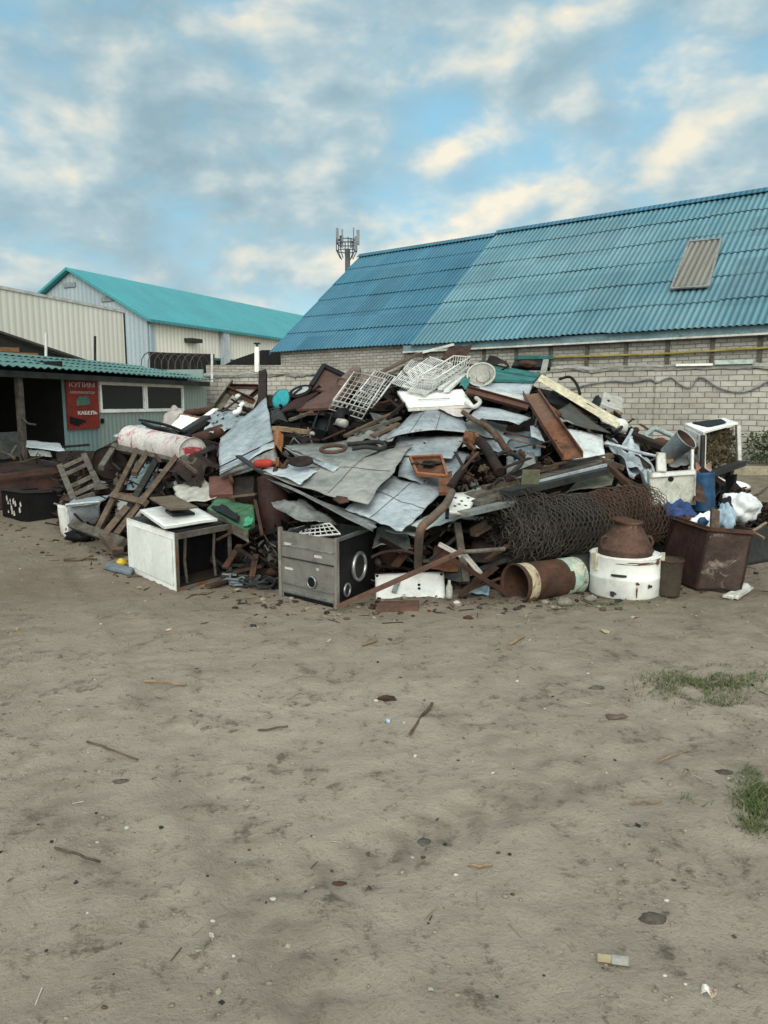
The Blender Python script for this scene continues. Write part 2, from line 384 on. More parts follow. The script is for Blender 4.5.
# ------------------------------------------------------------------ light
SUN_EL, SUN_AZ = R(16), R(184)          # low evening sun behind the camera, veiled by cloud
w = bpy.data.worlds.new('World'); scene.world = w; w.use_nodes = True
w.cycles.sampling_method = 'MANUAL'; w.cycles.sample_map_resolution = 256
nt = w.node_tree; nt.nodes.clear()
out = nt.nodes.new('ShaderNodeOutputWorld')
sky = nt.nodes.new('ShaderNodeTexSky'); sky.sky_type = 'NISHITA'; sky.sun_disc = False
sky.sun_elevation = SUN_EL; sky.sun_rotation = SUN_AZ; sky.air_density = 1.2; sky.dust_density = .6; sky.ozone_density = 2.
bg = nd(nt, 'ShaderNodeBackground', Strength=.15); L(nt, sky.outputs[0], bg.inputs[0])
tc = nt.nodes.new('ShaderNodeTexCoord')
SKY0 = V((4.2, .7, 2.3))
def cloud(off):
    mp = nt.nodes.new('ShaderNodeMapping'); mp.inputs['Scale'].default_value = (1, 1, 1.75); mp.inputs['Location'].default_value = SKY0+V(off)
    L(nt, tc.outputs['Generated'], mp.inputs[0]); v_ = mp.outputs[0]
    a_ = noise_t(nt, v_, 3.0, 2, .5); b_ = noise_t(nt, v_, 8.5, 4, .56, .15)
    vo = nd(nt, 'ShaderNodeTexVoronoi', Scale=7.); vo.feature = 'SMOOTH_F1'; vo.inputs['Smoothness'].default_value = .9
    wp_ = nt.nodes.new('ShaderNodeVectorMath'); wp_.operation = 'MULTIPLY_ADD'
    nn = nd(nt, 'ShaderNodeTexNoise', Scale=5., Detail=2.); L(nt, v_, nn.inputs['Vector']); L(nt, nn.outputs['Color'], wp_.inputs[0]); wp_.inputs[1].default_value = (.16, .16, .16); L(nt, v_, wp_.inputs[2]); L(nt, wp_.outputs[0], vo.inputs['Vector'])
    puff = mth(nt, 'SUBTRACT', .55, vo.outputs['Distance'])
    return mth(nt, 'ADD', mth(nt, 'ADD', mth(nt, 'MULTIPLY', a_, .55), mth(nt, 'MULTIPLY', b_, .45)), mth(nt, 'MULTIPLY', puff, .22)), v_
n1, v1 = cloud((0, 0, 0)); n1b, v1b = cloud((-.03, 0, .035))
big = noise_t(nt, v1, 1.7, 2, .5)
cover = ramp(nt, n1, [(.385, 0.), (.53, 1.)])
lit = mth(nt, 'ADD', mth(nt, 'MULTIPLY', mth(nt, 'SUBTRACT', n1, n1b), 2.9), .48)
lit = mth(nt, 'ADD', lit, mth(nt, 'MULTIPLY', mth(nt, 'SUBTRACT', big, .5), .9))
litc = ramp(nt, lit, [(.16, (.33, .48, .55)), (.42, (.44, .59, .65)), (.60, (.62, .71, .71)), (.85, (.93, .87, .72))])
shade = ramp(nt, big, [(.36, .95), (.62, 1.05)])
litc = mix(nt, 1., litc, shade, 'MULTIPLY')
sep = nt.nodes.new('ShaderNodeSeparateXYZ'); L(nt, tc.outputs['Generated'], sep.inputs[0])
# brighter towards the sunset behind the camera
dn = nt.nodes.new('ShaderNodeVectorMath'); dn.operation = 'DOT_PRODUCT'
dn.inputs[1].default_value = (math.sin(SUN_AZ)*math.cos(SUN_EL), math.cos(SUN_AZ)*math.cos(SUN_EL), math.sin(SUN_EL)+.4)
L(nt, tc.outputs['Generated'], dn.inputs[0])
glow = ramp(nt, mth(nt, 'MULTIPLY', dn.outputs['Value'], 1.), [(.12, (1, 1, 1)), (.95, (3.7, 3.3, 2.85))])
litc = mix(nt, 1., litc, glow, 'MULTIPLY')
bg2 = nd(nt, 'ShaderNodeBackground', Strength=1.); L(nt, litc, bg2.inputs[0])
bg3 = nd(nt, 'ShaderNodeBackground', Strength=1.); bg3.inputs[0].default_value = (.30, .66, .84, 1)
ms0 = nd(nt, 'ShaderNodeMixShader'); ms0.inputs[0].default_value = .6; L(nt, bg.outputs[0], ms0.inputs[1]); L(nt, bg3.outputs[0], ms0.inputs[2])
ms = nt.nodes.new('ShaderNodeMixShader'); L(nt, cover, ms.inputs[0]); L(nt, ms0.outputs[0], ms.inputs[1]); L(nt, bg2.outputs[0], ms.inputs[2])
L(nt, ms.outputs[0], out.inputs[0])
sun = bpy.data.objects.new('sun', bpy.data.lights.new('sun', 'SUN')); col.objects.link(sun)
sun.data.energy = 1.75; sun.data.angle = R(25); sun.data.color = (1, .93, .84)
sd = V((math.sin(SUN_AZ)*math.cos(SUN_EL), math.cos(SUN_AZ)*math.cos(SUN_EL), math.sin(R(38))))
sun.rotation_euler = sd.to_track_quat('Z', 'Y').to_euler()
scene.view_settings.view_transform = 'Standard'; scene.view_settings.look = 'None'
scene.view_settings.exposure = 0

# ------------------------------------------------------------------ ground
m, nt, b = newmat('sandy_ground')
tc = nt.nodes.new('ShaderNodeTexCoord'); v = tc.outputs['Object']
def scaled(sc, rot=0):
    mp = nt.nodes.new('ShaderNodeMapping'); mp.inputs['Scale'].default_value = sc; mp.inputs['Rotation'].default_value = (0, 0, rot); L(nt, v, mp.inputs[0]); return mp.outputs[0]
na = noise_t(nt, v, .55, 8, .65, .5); nb = noise_t(nt, v, 3.2, 9, .72, .3); nc = noise_t(nt, v, 14, 8, .75); ne = noise_t(nt, v, 70, 4, .7)
base = ramp(nt, na, [(.30, (.29, .245, .203)), (.50, (.372, .315, .262)), (.70, (.43, .37, .31))])
base = mix(nt, ramp(nt, nb, [(.46, 0.), (.68, .45)]), base, (.22, .18, .145))
st = noise_t(nt, scaled((.8, 4.5, 1), R(25)), 2.2, 7, .7, .6)
base = mix(nt, ramp(nt, st, [(.60, 0.), (.72, .45)]), base, (.13, .105, .08))
blot = mth(nt, 'ADD', mth(nt, 'MULTIPLY', nc, .62), mth(nt, 'MULTIPLY', nb, .5))
base = mix(nt, ramp(nt, blot, [(.60, 0.), (.68, .75)]), base, (.10, .084, .068))
st2 = noise_t(nt, scaled((3.5, 1., 1), R(40)), 1.8, 7, .7, .4)
base = mix(nt, ramp(nt, st2, [(.6, 0.), (.75, .35)]), base, (.42, .38, .32))
base = mix(nt, ramp(nt, nc, [(.58, 0.), (.74, .5)]), base, (.12, .10, .08))
base = mix(nt, ramp(nt, ne, [(.62, 0.), (.72, .7)]), base, (.07, .062, .052))
base = mix(nt, ramp(nt, ne, [(.25, .45), (.36, 0.)]), base, (.5, .47, .42))
sp = nt.nodes.new('ShaderNodeSeparateXYZ'); L(nt, v, sp.inputs[0])
# damp, trodden dirt near the heap
dampm = mth(nt, 'MULTIPLY', ramp(nt, mth(nt, 'DIVIDE', sp.outputs[1], 20.), [(.19, 0.), (.31, .9)]), ramp(nt, na, [(.3, .4), (.6, 1.)]))
base = mix(nt, dampm, base, (.165, .13, .10))
gm = mth(nt, 'MULTIPLY', ramp(nt, mth(nt, 'DIVIDE', sp.outputs[0], 6.), [(.02, 0.), (.6, .55)]), ramp(nt, nb, [(.42, 0.), (.66, 1.)]))
base = mix(nt, gm, base, (.10, .092, .062))
at_ = nt.nodes.new('ShaderNodeAttribute'); at_.attribute_name = 'track'
base = mix(nt, mth(nt, 'MULTIPLY', at_.outputs['Fac'], mth(nt, 'ADD', nb, .1)), base, (.20, .168, .135))
L(nt, base, b.inputs['Base Color']); b.inputs['Roughness'].default_value = .95; b.inputs['Specular IOR Level'].default_value = .1
h = mth(nt, 'ADD', mth(nt, 'MULTIPLY', nb, .8), mth(nt, 'ADD', mth(nt, 'MULTIPLY', nc, .5), mth(nt, 'MULTIPLY', ne, .18)))
bp = nd(nt, 'ShaderNodeBump', Strength=1., Distance=.06); L(nt, h, bp.inputs['Height']); L(nt, bp.outputs[0], b.inputs['Normal'])
ground_m = m
def axis_vals(lo, hi, fine, far):
    a = []; x = lo
    while x <= hi: a.append(x); x += fine
    k = fine
    lo_, hi_ = a[0], a[-1]; pre = []; post = []
    while hi_ < far: k *= 1.5; hi_ += k; post.append(hi_)
    k = fine
    while lo_ > -far: k *= 1.5; lo_ -= k; pre.insert(0, lo_)
    return pre+a+post
xs = axis_vals(-5.2, 5.2, .032, 400); ys = axis_vals(.7, 8.2, .032, 600)
def track(x, y, x0, y0, ang, wd):
    dx, dy = x-x0, y-y0; c, s_ = math.cos(ang), math.sin(ang)
    t, n_ = dx*c+dy*s_, -dx*s_+dy*c
    n_ += .05*math.sin(t*1.1)
    k = math.exp(-(n_/wd)**4)*sstep(-.25, .25, noise.noise(V((t*.8, x0, 1))))
    return k*(-.020+.012*math.sin(t*38+abs(n_)*26))+.008*math.exp(-((abs(n_)-wd*1.25)/.06)**2)
def trackmask(x, y):
    if abs(x) > 6 or y > 9: return 0.
    s_ = 0.
    for x0, y0, a_, w_ in ((-1.2, 3.8, R(118), .13), (.35, 3.6, R(128), .12), (1.5, 3.3, R(30), .12), (-2.4, 4.6, R(122), .14)):
        dx, dy = x-x0, y-y0; c, s2 = math.cos(a_), math.sin(a_); t, n_ = dx*c+dy*s2, -dx*s2+dy*c+.05*math.sin((dx*c+dy*s2)*1.1)
        s_ = max(s_, math.exp(-(n_/w_)**4)*sstep(-.3, .3, noise.noise(V((t*.8, x0, 1))))*(.55+.45*math.sin(t*38+abs(n_)*26)))
    return s_
def gz(x, y):
    z = terrain(x, y)
    if abs(x) < 9 and 0 < y < 14:
        z += .022*noise.noise(V((x*.9, y*.9, 0)))+.016*noise.noise(V((x*3, y*3, 4)))+.011*noise.noise(V((x*8, y*8, 8)))+.007*abs(noise.noise(V((x*15, y*13, 5))))
        z += .012*abs(noise.noise(V(((x*2+y)*1.6, (y*2-x)*4.2, 7))))
        z += track(x, y, -1.2, 3.8, R(118), .13)+track(x, y, .35, 3.6, R(128), .12)*.8+track(x, y, 1.5, 3.3, R(30), .12)*.7
    return z
g = MB(); g.sm = True
g.add([(x, y, gz(x, y)) for y in ys for x in xs], [(j*len(xs)+i, j*len(xs)+i+1, (j+1)*len(xs)+i+1, (j+1)*len(xs)+i) for j in range(len(ys)-1) for i in range(len(xs)-1)])
go = structure('ground', g, ground_m)
ca = go.data.attributes.new('track', 'FLOAT', 'POINT')
ca.data.foreach_set('value', [trackmask(p.x, p.y) for p in g.v])
def GG(px, py):
    p = G(px, py); p.z = gz(p.x, p.y); return p

# ------------------------------------------------------------------ frames: a wall line seen in plan, local x along it, y into the building
class Frame:
    def __init__(s, a, dirx):
        s.a = V((a.x, a.y, 0)); d = V((dirx[0], dirx[1], 0)).normalized(); s.x = d; s.y = V((-d.y, d.x, 0)); s.rz = math.atan2(d.y, d.x)
    def at(s, px, py, y=0.):      # pixel -> local coordinates on the vertical plane y
        p = hit(px, py, s.a+s.y*y, s.y)-s.a
        return V((p.dot(s.x), y, p.z))
    def w(s, x, y, z): return s.a+s.x*x+s.y*y+V((0, 0, z))
    def loc(s, p): q = p-s.a; return V((q.dot(s.x), q.dot(s.y), q.z))
def corr_sheet(mb, x0, x1, y0, z0, y1, z1, wl=.14, amp=.036, rows=1, lap=.012, sub=6, jag=0., slip=None):
    """corrugated sheets laid in rows up a slope, each row lapping the one below"""
    n = int((x1-x0)/wl*sub); s_ = V((0, y1-y0, z1-z0)); nr = V((0, -(z1-z0), y1-y0)).normalized()
    for r in range(rows):
        t0, t1 = r/rows, (r+1)/rows+(.02 if r < rows-1 else 0)
        sheets = {}
        def fn(u, v):
            x = x0+(x1-x0)*u; k = int(x/1.13)
            if (r, k) not in sheets: sheets[(r, k)] = (random.uniform(-.006, .006), random.uniform(-jag, jag))
            dz, dj = sheets[(r, k)]
            t = t0+(t1-t0)*v+(dj*(1-v))
            lift = lap*2*(1-v)+dz+amp*.5*math.cos(2*math.pi*x/wl)
            xx = x+(slip(t) if slip else 0)
            return V((xx, y0, z0))+s_*t+nr*lift
        sm = mb.sm; mb.sm = True; mb.grid(fn, n, 2); mb.sm = sm

# ---- long brick building with the blue slate roof
A = P(768, 322, 15.7); FB = Frame(A, (1.295, -1))
e0 = FB.at(270, 352); e1 = FB.at(768, 323)
EZ = (e0.z+e1.z)/2
# the gable end stands square to the wall
best = None
for i in range(200, 700):
    y = i/100; q = FB.w(e0.x, y, 0); d = ray(360, 256)
    p = hit(360, 256, FB.w(0, y, 0), FB.y); k = abs(FB.loc(p).x-e0.x)
    if best is None or k < best[0]: best = (k, y, p.z)
RW, RZ = best[1], best[2]
XR = e1.x+9
bd = thing('brick_building', 'long pale brick building with a blue corrugated slate roof behind the scrap', 'building', FB.a, FB.rz)
w_ = MB(); x0 = e0.x+.35
w_.box(x0, .14, -.3, XR, .65, EZ+.05)
w_.para((x0, .65, -.3), (.3, 0, 0), (0, 2*RW-1.3, 0), (0, 0, EZ+.3))
w_.poly([(x0+.002, .65, EZ+.3), (x0+.002, 2*RW-.65, EZ+.3), (x0+.002, RW, RZ-.15)], (-1, 0, 0), .28)
w_.box(x0, 2*RW-.65, -.3, XR, 2*RW-.35, EZ+.05)
part('wall', w_, brickB, bd, False)
xm0 = FB.at(412, 340).x
def roof_hit(px, py):
    n_ = (FB.y*-(RZ-EZ)+V((0, 0, RW))).normalized(); return FB.loc(hit(px, py, FB.w(0, 0, EZ), n_))
xm1 = roof_hit(497, 238).x
xa = roof_hit(412, 340).x
xmid = (xa+xm1)/2
r_ = MB(); corr_sheet(r_, e0.x, xmid+.15, -.03, EZ-.01, RW, RZ, rows=6, jag=.004)
corr_sheet(r_, e0.x, xmid, 2*RW+.03, EZ-.01, RW, RZ, rows=3)
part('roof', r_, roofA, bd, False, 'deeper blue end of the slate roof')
r_ = MB(); up_ = .02
corr_sheet(r_, xmid, XR, -.12, EZ-.06+up_, RW, RZ+up_+.03, rows=6, jag=.005)
corr_sheet(r_, xmid, XR, 2*RW+.03, EZ-.01, RW, RZ+up_+.03, rows=2, sub=4)
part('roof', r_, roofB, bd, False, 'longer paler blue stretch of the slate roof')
rc_ = MB()
for (xa_, xb_, zz) in ((e0.x-.03, xmid, RZ+.03), (xmid+.01, XR, RZ+up_+.07)):
    rc_.para((xa_, RW-.16, zz-.10), (xb_-xa_, 0, 0), (0, .16, .13), (0, -.012, .014)); rc_.para((xa_, RW+.16, zz-.10), (xb_-xa_, 0, 0), (0, -.16, .13), (0, .012, .014))
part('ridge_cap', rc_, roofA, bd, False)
# bare grey slate patch
qs = [roof_hit(*p) for p in ((672, 294), (709, 292), (722, 244), (690, 247))]
nl = V((0, -(RZ-EZ), RW)).normalized()
f_ = MB()
for i in range(4): f_.beam(qs[i]+nl*.15, qs[(i+1) % 4]+nl*.15, .05, .035, nl)
sky_f = part('roof_patch', f_, paint('patch_frame', (.24, .25, .25), dirt=.5), bd, False)
s_ = MB()
def fn(u, v):
    p = (qs[0]*(1-u)+qs[1]*u)*(1-v)+(qs[3]*(1-u)+qs[2]*u)*v
    return p+nl*(.145+.018*math.cos(2*math.pi*p.x/.14)-.03*v*(1 if v < .5 else .5))
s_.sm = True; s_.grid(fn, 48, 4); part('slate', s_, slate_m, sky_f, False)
fa = MB(); fa.box(xmid-.3, -.02, EZ-.20, XR, .012, EZ-.04); part('fascia', fa, paint('fascia_board', (.16, .25, .28), dirt=.4), bd, False)
fa = MB(); fa.box(xmid-.3, -.05, EZ-.245, XR, .02, EZ-.20); part('gutter', fa, white2, bd, False)
fa = MB(); fa.box(xmid-.3, .0, EZ-.225, XR, .137, EZ-.20); part('soffit', fa, dark, bd, False)
x = xmid+.3
while x < XR:
    c = MB(); c.box(x, .10, .5, x+.09, .137, EZ-.22); part('upright', c, wood_g, bd, False); x += .95
ep = MB(); ep.para((e0.x+.02, -.05, EZ-.08), (.03, 0, 0), (0, RW+.05, RZ-EZ), (0, 0, .07)); part('verge_board', ep, roofA, bd, False)

# gas pipe, cable, ledge boards, brick fence wall in front
fl = P(196, 374, 20.9); fr = P(768, 364, 15.25); FF = Frame(fl, (fr-fl))
FX = FF.loc(fr).x+7
FZ = (FF.at(210, 374).z+FF.at(768, 364.5).z)/2
fw = thing('brick_fence', 'low pale brick wall with a rough mortar ledge along the yard', 'wall', FF.a, FF.rz)
c = MB(); c.box(-3.5, 0, -.3, FX, .14, FZ-.09); part('wall', c, brickA, fw, False)
c = MB()
def fn(u, v):
    x = -3.5+(FX+3.5)*u; q = v*4; prof = [(-.03, -.09), (-.05, -.02), (.02, .03), (.16, .02), (.18, -.09)]
    i = min(3, int(q)); f = q-i; y = prof[i][0]*(1-f)+prof[i+1][0]*f; z = prof[i][1]*(1-f)+prof[i+1][1]*f
    k = noise.noise(V((x*2, v*3, 1)))*.05+noise.noise(V((x*9, v*5, 1)))*.02
    return V((x, y+k*.5, FZ+z+k))
c.grid(fn, 500, 8); part('coping', c, conc, fw, False)
c = MB(); c.box(FF.at(655, 400).x, -.035, -.2, FF.at(674, 400).x, -.001, FZ-.12); part('pier', c, brickA, fw, False)
def on_fence(px, py, y=-.06): p = FF.at(px, py, y); return FF.w(*p)
c = MB(); pts = [on_fence(x, y, .30) if 0 else FB.w(*FB.at(x, y, .07)) for x, y in ((532, 358), (600, 356), (660, 354), (720, 350.5), (800, 346), (900, 341))]
c.tube(pts, .027, 8)
for p in pts[1:]: c.beam(p+FB.y*.0, p+FB.y*.0+V((0,0,.05)), .02, .03)
one('gas_pipe', 'thin yellow gas pipe running along the building wall under the eave', 'pipe', c, paint('yellow_pipe', (.36, .29, .08), dirt=.4))
cp = [(470,384),(520,390),(556,392),(572,389),(590,384),(612,381),(632,382),(650,379),(657,382.5),(664,379.5),(672,378),(680,384),(690,387.5),(698,378),(706,379),(716,386),(730,391),(745,391.5),(760,386),(775,379),(820,374)]
def smooth_pts(p, k=5):
    o = []
    for i in range(len(p)-1):
        p0, p1, p2, p3 = p[max(i-1, 0)], p[i], p[i+1], p[min(i+2, len(p)-1)]
        for j in range(k):
            t = j/k; o.append((p1*2+(p2-p0)*t+(p0*2-p1*5+p2*4-p3)*t*t+(p1*3-p0-p2*3+p3)*t**3)*.5)
    return o+[p[-1]]
c = MB(); c.tube(smooth_pts([on_fence(x, y, -.05) for x, y in cp]), .022, 6)
one('hanging_cable', 'grey cable sagging in loops along the brick fence', 'cable', c, paint('cable_grey', (.24, .25, .26), dirt=.4))
for (x0_, x1_, y_, lab, mm) in ((676, 713, 365.2, 'narrow white board lying on the brick ledge', white), (715, 753, 362.6, 'thicker pale board lying on the brick ledge under the pipe', paint('pale_board', (.42, .50, .48), dirt=.4))):
    a_, b_ = on_fence(x0_, y_, -.02), on_fence(x1_, y_-.7, -.02); c = MB(); c.beam(a_, b_, .14, .05 if y_ > 364 else .085); one('ledge_board', lab, 'board', c, mm)

# ---- teal warehouse far left
FT = Frame(P(147, 318, 40), (.465, 1)); ez = FT.at(147, 319).z
wt = thing('metal_warehouse', 'large metal warehouse with a teal gabled roof behind the yard', 'building', FT.a, FT.rz)
hw, rz_ = 5.25, 8.75
c = MB(); c.poly([(0, 0, -1), (0, 0, ez), (0, hw, rz_), (0, 2*hw, ez), (0, 2*hw, -1)], (-1, 0, 0), .2); part('gable_wall', c, corr_mat('gable_cladding', (.33, .40, .44), (.27, .33, .37), .3, 'Y'), wt, False)
c = MB(); c.box(.2, 0, 4.2, 80, .2, ez-.02); part('side_wall', c, beige_c, wt, False)
c = MB(); c.box(.2, .05, -1, 80, .2, 4.2); part('lower_wall', c, dark, wt, False, 'dark lower side wall')
c = MB(); c.box(.0, -.08, 4.12, 80, .04, 4.26); part('sill_rail', c, teal, wt, False)
c = MB(); k = (rz_-ez)/hw
for sgn, y0 in ((1, -.45), (-1, 2*hw+.45)):
    c.para((-.35, y0, ez-.45*k+.05), (81, 0, 0), (0, sgn*(hw+.45), (hw+.45)*k), (0, -.03*k*sgn, .14))
part('roof', c, tealroof_c, wt, False)
c = MB(); c.box(.1, -.08, -1, .45, -.005, ez-.25); part('corner_trim', c, bgrey_c, wt, False)
x = FT.at(222, 340).x; c = MB(); c.box(x-.28, -.35, 0, x+.28, -.05, FT.at(222, 329).z); part('downpipe', c, galv3, wt, False)
for px, py in ((70, 285), (108, 299)):
    d = ray(px, py); q = FT.loc(hit(px, py, FT.w(0, 0, 0), FT.x)); c = MB(); c.box(-.08, q.y-.45, q.z-.13, .0, q.y+.45, q.z+.13); part('vent', c, paint('vent_grey', (.22, .26, .28)), wt, False)
q = FT.at(190, 341); c = MB(); c.box(q.x-.5, -.5, q.z-.1, q.x+.5, -.0, q.z+.12); part('wall_lamp', c, dark, wt, False)

# ---- beige corrugated hall in front of it
a_, b_ = P(0, 290, 25), P(123, 312, 31.5); FH = Frame(a_, b_-a_); x1 = FH.loc(b_).x; hz = (a_.z+b_.z)/2
bh = thing('metal_hall', 'flat beige corrugated hall beside the teal roofed warehouse', 'building', FH.a, FH.rz)
c = MB(); c.box(-14, 0, -1, x1, 3., hz); part('wall', c, beige_c, bh, False)
c = MB(); c.box(-14, -.04, hz+.002, x1+.05, 3.05, hz+.10); part('roof_trim', c, white2, bh, False)
c = MB(); c.tube([(x1+.10, .1, 0), (x1+.10, .1, hz)], .10, 8); part('downpipe', c, dark, bh, False)

# ---- dark shed roof rising behind the shop
a_, b_ = P(-40, 320, 21.5), P(96, 365.5, 23.5); FD = Frame(a_, b_-a_); za, zb = a_.z, b_.z; xb = FD.loc(b_).x
ds = thing('dark_shed', 'low shed with a black sloping roof between shop and beige hall', 'shed', FD.a, FD.rz)
c = MB(); c.poly([(0, .1, 0), (xb, .1, 0), (xb, .1, zb-.05), (0, .1, za-.05)], (0, -1, 0), .2); part('wall', c, paint('tar_wall', (.018, .02, .02), dirt=.2), ds, False)
c = MB(); c.para((0, -.12, za), (xb+.2, 0, (zb-za)*(xb+.2)/xb), (0, 3, 0), (0, 0, .07)); part('roof', c, paint('tar_roof', (.045, .045, .042)), ds, False)
q0, q1 = FD.at(-10, 356), FD.at(38, 356)
c = MB()
for i in range(4):
    z0 = q0.z+i*.14; xe = q1.x-.55*i if i else q1.x
    c.box(q0.x, .04+.004*i, z0, xe+.3*random.random(), .09, z0+.13)
part('plank_infill', c, paint('orange_plank', (.20, .10, .045), dirt=.4), ds, False)
# razor wire on a far fence, white posts, brick end wall
a_, b_ = P(150, 366, 27), P(213, 370, 25); n_ = 9; c = MB(); pts = []
for i in range(n_*14+1):
    t = i/(n_*14); p = a_*(1-t)+b_*t; ax = (b_-a_).normalized(); q = 2*math.pi*i/14
    pts.append(p+V((0, 0, .50*math.sin(q)))+V((-ax.y, ax.x, 0))*.50*math.cos(q))
c.tube(pts, .018, 4); rw = one('razor_wire', 'coil of razor wire stretched above the shop roof', 'razor wire', c, wire_d)
c = MB(); c.poly([P(150, 352, 30), P(214, 354, 30), P(214, 376, 30), P(150, 376, 30)], (0, -1, 0), .1); one('shade_screen', 'flat black sheet standing in for the shadow behind the razor wire', 'shade sheet', c, black)  # flat black sheet added in place of the shadow under the warehouse
a_, b_ = P(206, 365, 23), P(345, 361, 23.2); FE = Frame(a_, b_-a_); c = MB()
k = thing('end_wall', 'short brick wall between the warehouse and the blue roofed building', 'wall', FE.a, FE.rz); c.box(0, 0, -.3, FE.loc(b_).x, .15, a_.z); part('wall', c, brickB, k, False)
c = MB(); c.poly([P(222, 366, 26), P(236, 359, 26), P(262, 350, 26), P(285, 350, 26), P(285, 372, 26), P(222, 372, 26)], (0, -1, 0), .3); one('lean_to', 'black sloping lean-to roof beyond the short brick wall', 'shed', c, black)
p = P(257, 372, 22.5); k = thing('white_post', 'white metal post with a bracket on the short brick wall', 'post', p); c = MB(); c.beam(p, P(257, 347, 22.5), .13, .13); part('pole', c, white, k)
c = MB(); c.beam(P(254, 343.5, 22.5), P(260, 343.5, 22.5), .05, .05); c.beam(P(257, 346.5, 22.5), P(257, 343.5, 22.5), .05, .05); part('bracket', c, dark, k)
for px, y0, y1, Y, lab in ((212, 349, 382, 20.3, 'thin bare pole at the end of the brick fence'), (46, 333, 362, 19, 'thin pale rod standing over the shop roof'), (95, 336, 366, 21, 'thin dark rod beside the beige hall wall')):
    c = MB(); c.tube([P(px, y1, Y), P(px, y0, Y)], .035, 6); one('metal_rod', lab, 'pole', c, wire_m if px != 95 else dark)

# ---- cell tower beyond the ridge
p = P(347, 300, 75); p.z = 0
ct = thing('cell_tower', 'mobile phone mast with panel antennas above the blue roof', 'mast', p)
def T(px, py): return P(px, py, 75)
mm = paint('mast_grey', (.10, .11, .12), dirt=.2)
c = MB(); c.tube([p, T(347.6, 252)], .2, 10); c.tube([T(347.6, 275), T(347.6, 250)], .26, 10); part('pole', c, mm, ct)
c = MB()
def platform_ring(z, r, th):
    pts = [V((p.x+r*math.cos(i*math.pi/4+.2), p.y+r*math.sin(i*math.pi/4+.2), z)) for i in range(9)]; c.tube(pts, th, 5, False)
for py in (251, 244, 240): platform_ring(T(347, py).z, .95 if py != 240 else .8, .05)
for i in range(8):
    q = i*math.pi/4+.2; c.tube([(p.x+.6*math.cos(q), p.y+.6*math.sin(q), T(347, 259).z), (p.x+1.0*math.cos(q), p.y+1.0*math.sin(q), T(347, 251).z), (p.x+1.0*math.cos(q), p.y+1.0*math.sin(q), T(347, 239).z)], .05, 5)
part('platform', c, mm, ct)
for px, y0, y1, dy, wd in ((337.3, 228, 243, 0, .26), (341, 234, 246, .7, .36), (342.6, 231, 249, -.7, .14), (353.3, 226, 248, .7, .12), (358, 230, 245, 0, .30), (356, 238, 251, -.8, .2), (350.5, 236, 246, .9, .16)):
    a_, b_ = T(px, y1)+V((0, dy, 0)), T(px, y0)+V((0, dy, 0)); c = MB(); c.beam(a_, b_, wd, .14, (0, 1, 0)); part('antenna', c, paint('antenna_grey', (.20, .22, .23), dirt=.2) if wd < .35 else dark, ct)

# ---- green corrugated shop
a_, b_ = P(0, 367, 12.34), P(212, 380, 19.9); FS = Frame(a_, b_-a_); XE = FS.loc(b_).x; ez = (a_.z+b_.z)/2
sh_ = thing('scrap_office', 'low green corrugated shed with a banded window and open porch', 'shed', FS.a, FS.rz)
OV = .30
wx = lambda px, py=400, y=OV: FS.at(px, py, y)
xw0, xs_, xr = wx(65).x, wx(97).x, wx(207).x
c = MB(); c.box(xw0, OV, -.2, xs_, OV+.06, ez-.05); part('wall', c, shop_c, sh_, False)
wz0, wz1 = wx(140, 412).z, wx(140, 383).z; xa_, xb_ = wx(99).x, wx(183).x
c = MB(); c.box(xs_, OV+.01, -.2, xr, OV+.07, wz0); c.box(xs_, OV+.01, wz1, xr, OV+.07, ez-.05); c.box(xb_, OV+.012, wz0, xr, OV+.07, wz1); c.box(xr-.06, OV+.07, -.2, xr, 2.6, ez+.3)
part('wall', c, shop_c2, sh_, False)
c = MB(); c.box(xa_, OV+.5, wz0-.3, xr-.1, OV+.54, wz1+.2); part('inner_wall', c, black, sh_, False)
c = MB(); c.box(-6, 2.5, -.2, xr, 2.58, ez+.3); c.box(xw0+.01, OV+.06, -.2, xw0+.07, 2.5, ez+.2); part('back_wall', c, paint('porch_wall', (.012, .011, .010), dirt=.5), sh_, False)
c = MB(); c.box(-6, 1.3, -.1, FS.at(22, 400, 1.3).x, 1.36, FS.at(10, 432, 1.3).z); part('porch_panel', c, galv2, sh_, False)
xm = wx(145).x
for x0_, x1_ in ((xa_, xm), (xm+.004, xb_)):
    f = MB(); t = .075
    f.box(x0_, OV-.03, wz0, x1_, OV+.04, wz0+t); f.box(x0_, OV-.03, wz1-t, x1_, OV+.04, wz1); f.box(x0_, OV-.03, wz0+t+.001, x0_+t, OV+.04, wz1-t-.001); f.box(x1_-t, OV-.03, wz0+t+.001, x1_, OV+.04, wz1-t-.001)
    fo = part('window', f, white, sh_, False); f = MB(); f.box(x0_+t, OV+.01, wz0+t, x1_-t, OV+.02, wz1-t); part('pane', f, dkglass, fo, False)
c = MB(); corr_sheet(c, -6, XE+.1, 0, ez, 2.7, ez+.47, wl=.2, amp=.036, rows=4, lap=.012)
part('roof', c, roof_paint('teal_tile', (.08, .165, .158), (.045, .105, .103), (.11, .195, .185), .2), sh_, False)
c = MB(); c.box(-6, .06, ez-.16, XE, .10, ez-.05); part('eave_board', c, dark, sh_, False)
c = MB(); xp = FS.at(20.5, 410, .2).x; c.box(xp-.05, .15, -.1, xp+.05, .25, ez-.05); part('porch_post', c, wood_g, sh_, False)
c = MB(); q = FS.at(24, 424, .1); c.tube([(q.x, .14, q.z+.10), (q.x+.05, .05, q.z), (q.x+.22, .05, q.z-.02)], .02, 6); part('hook', c, wood_g, sh_, False)
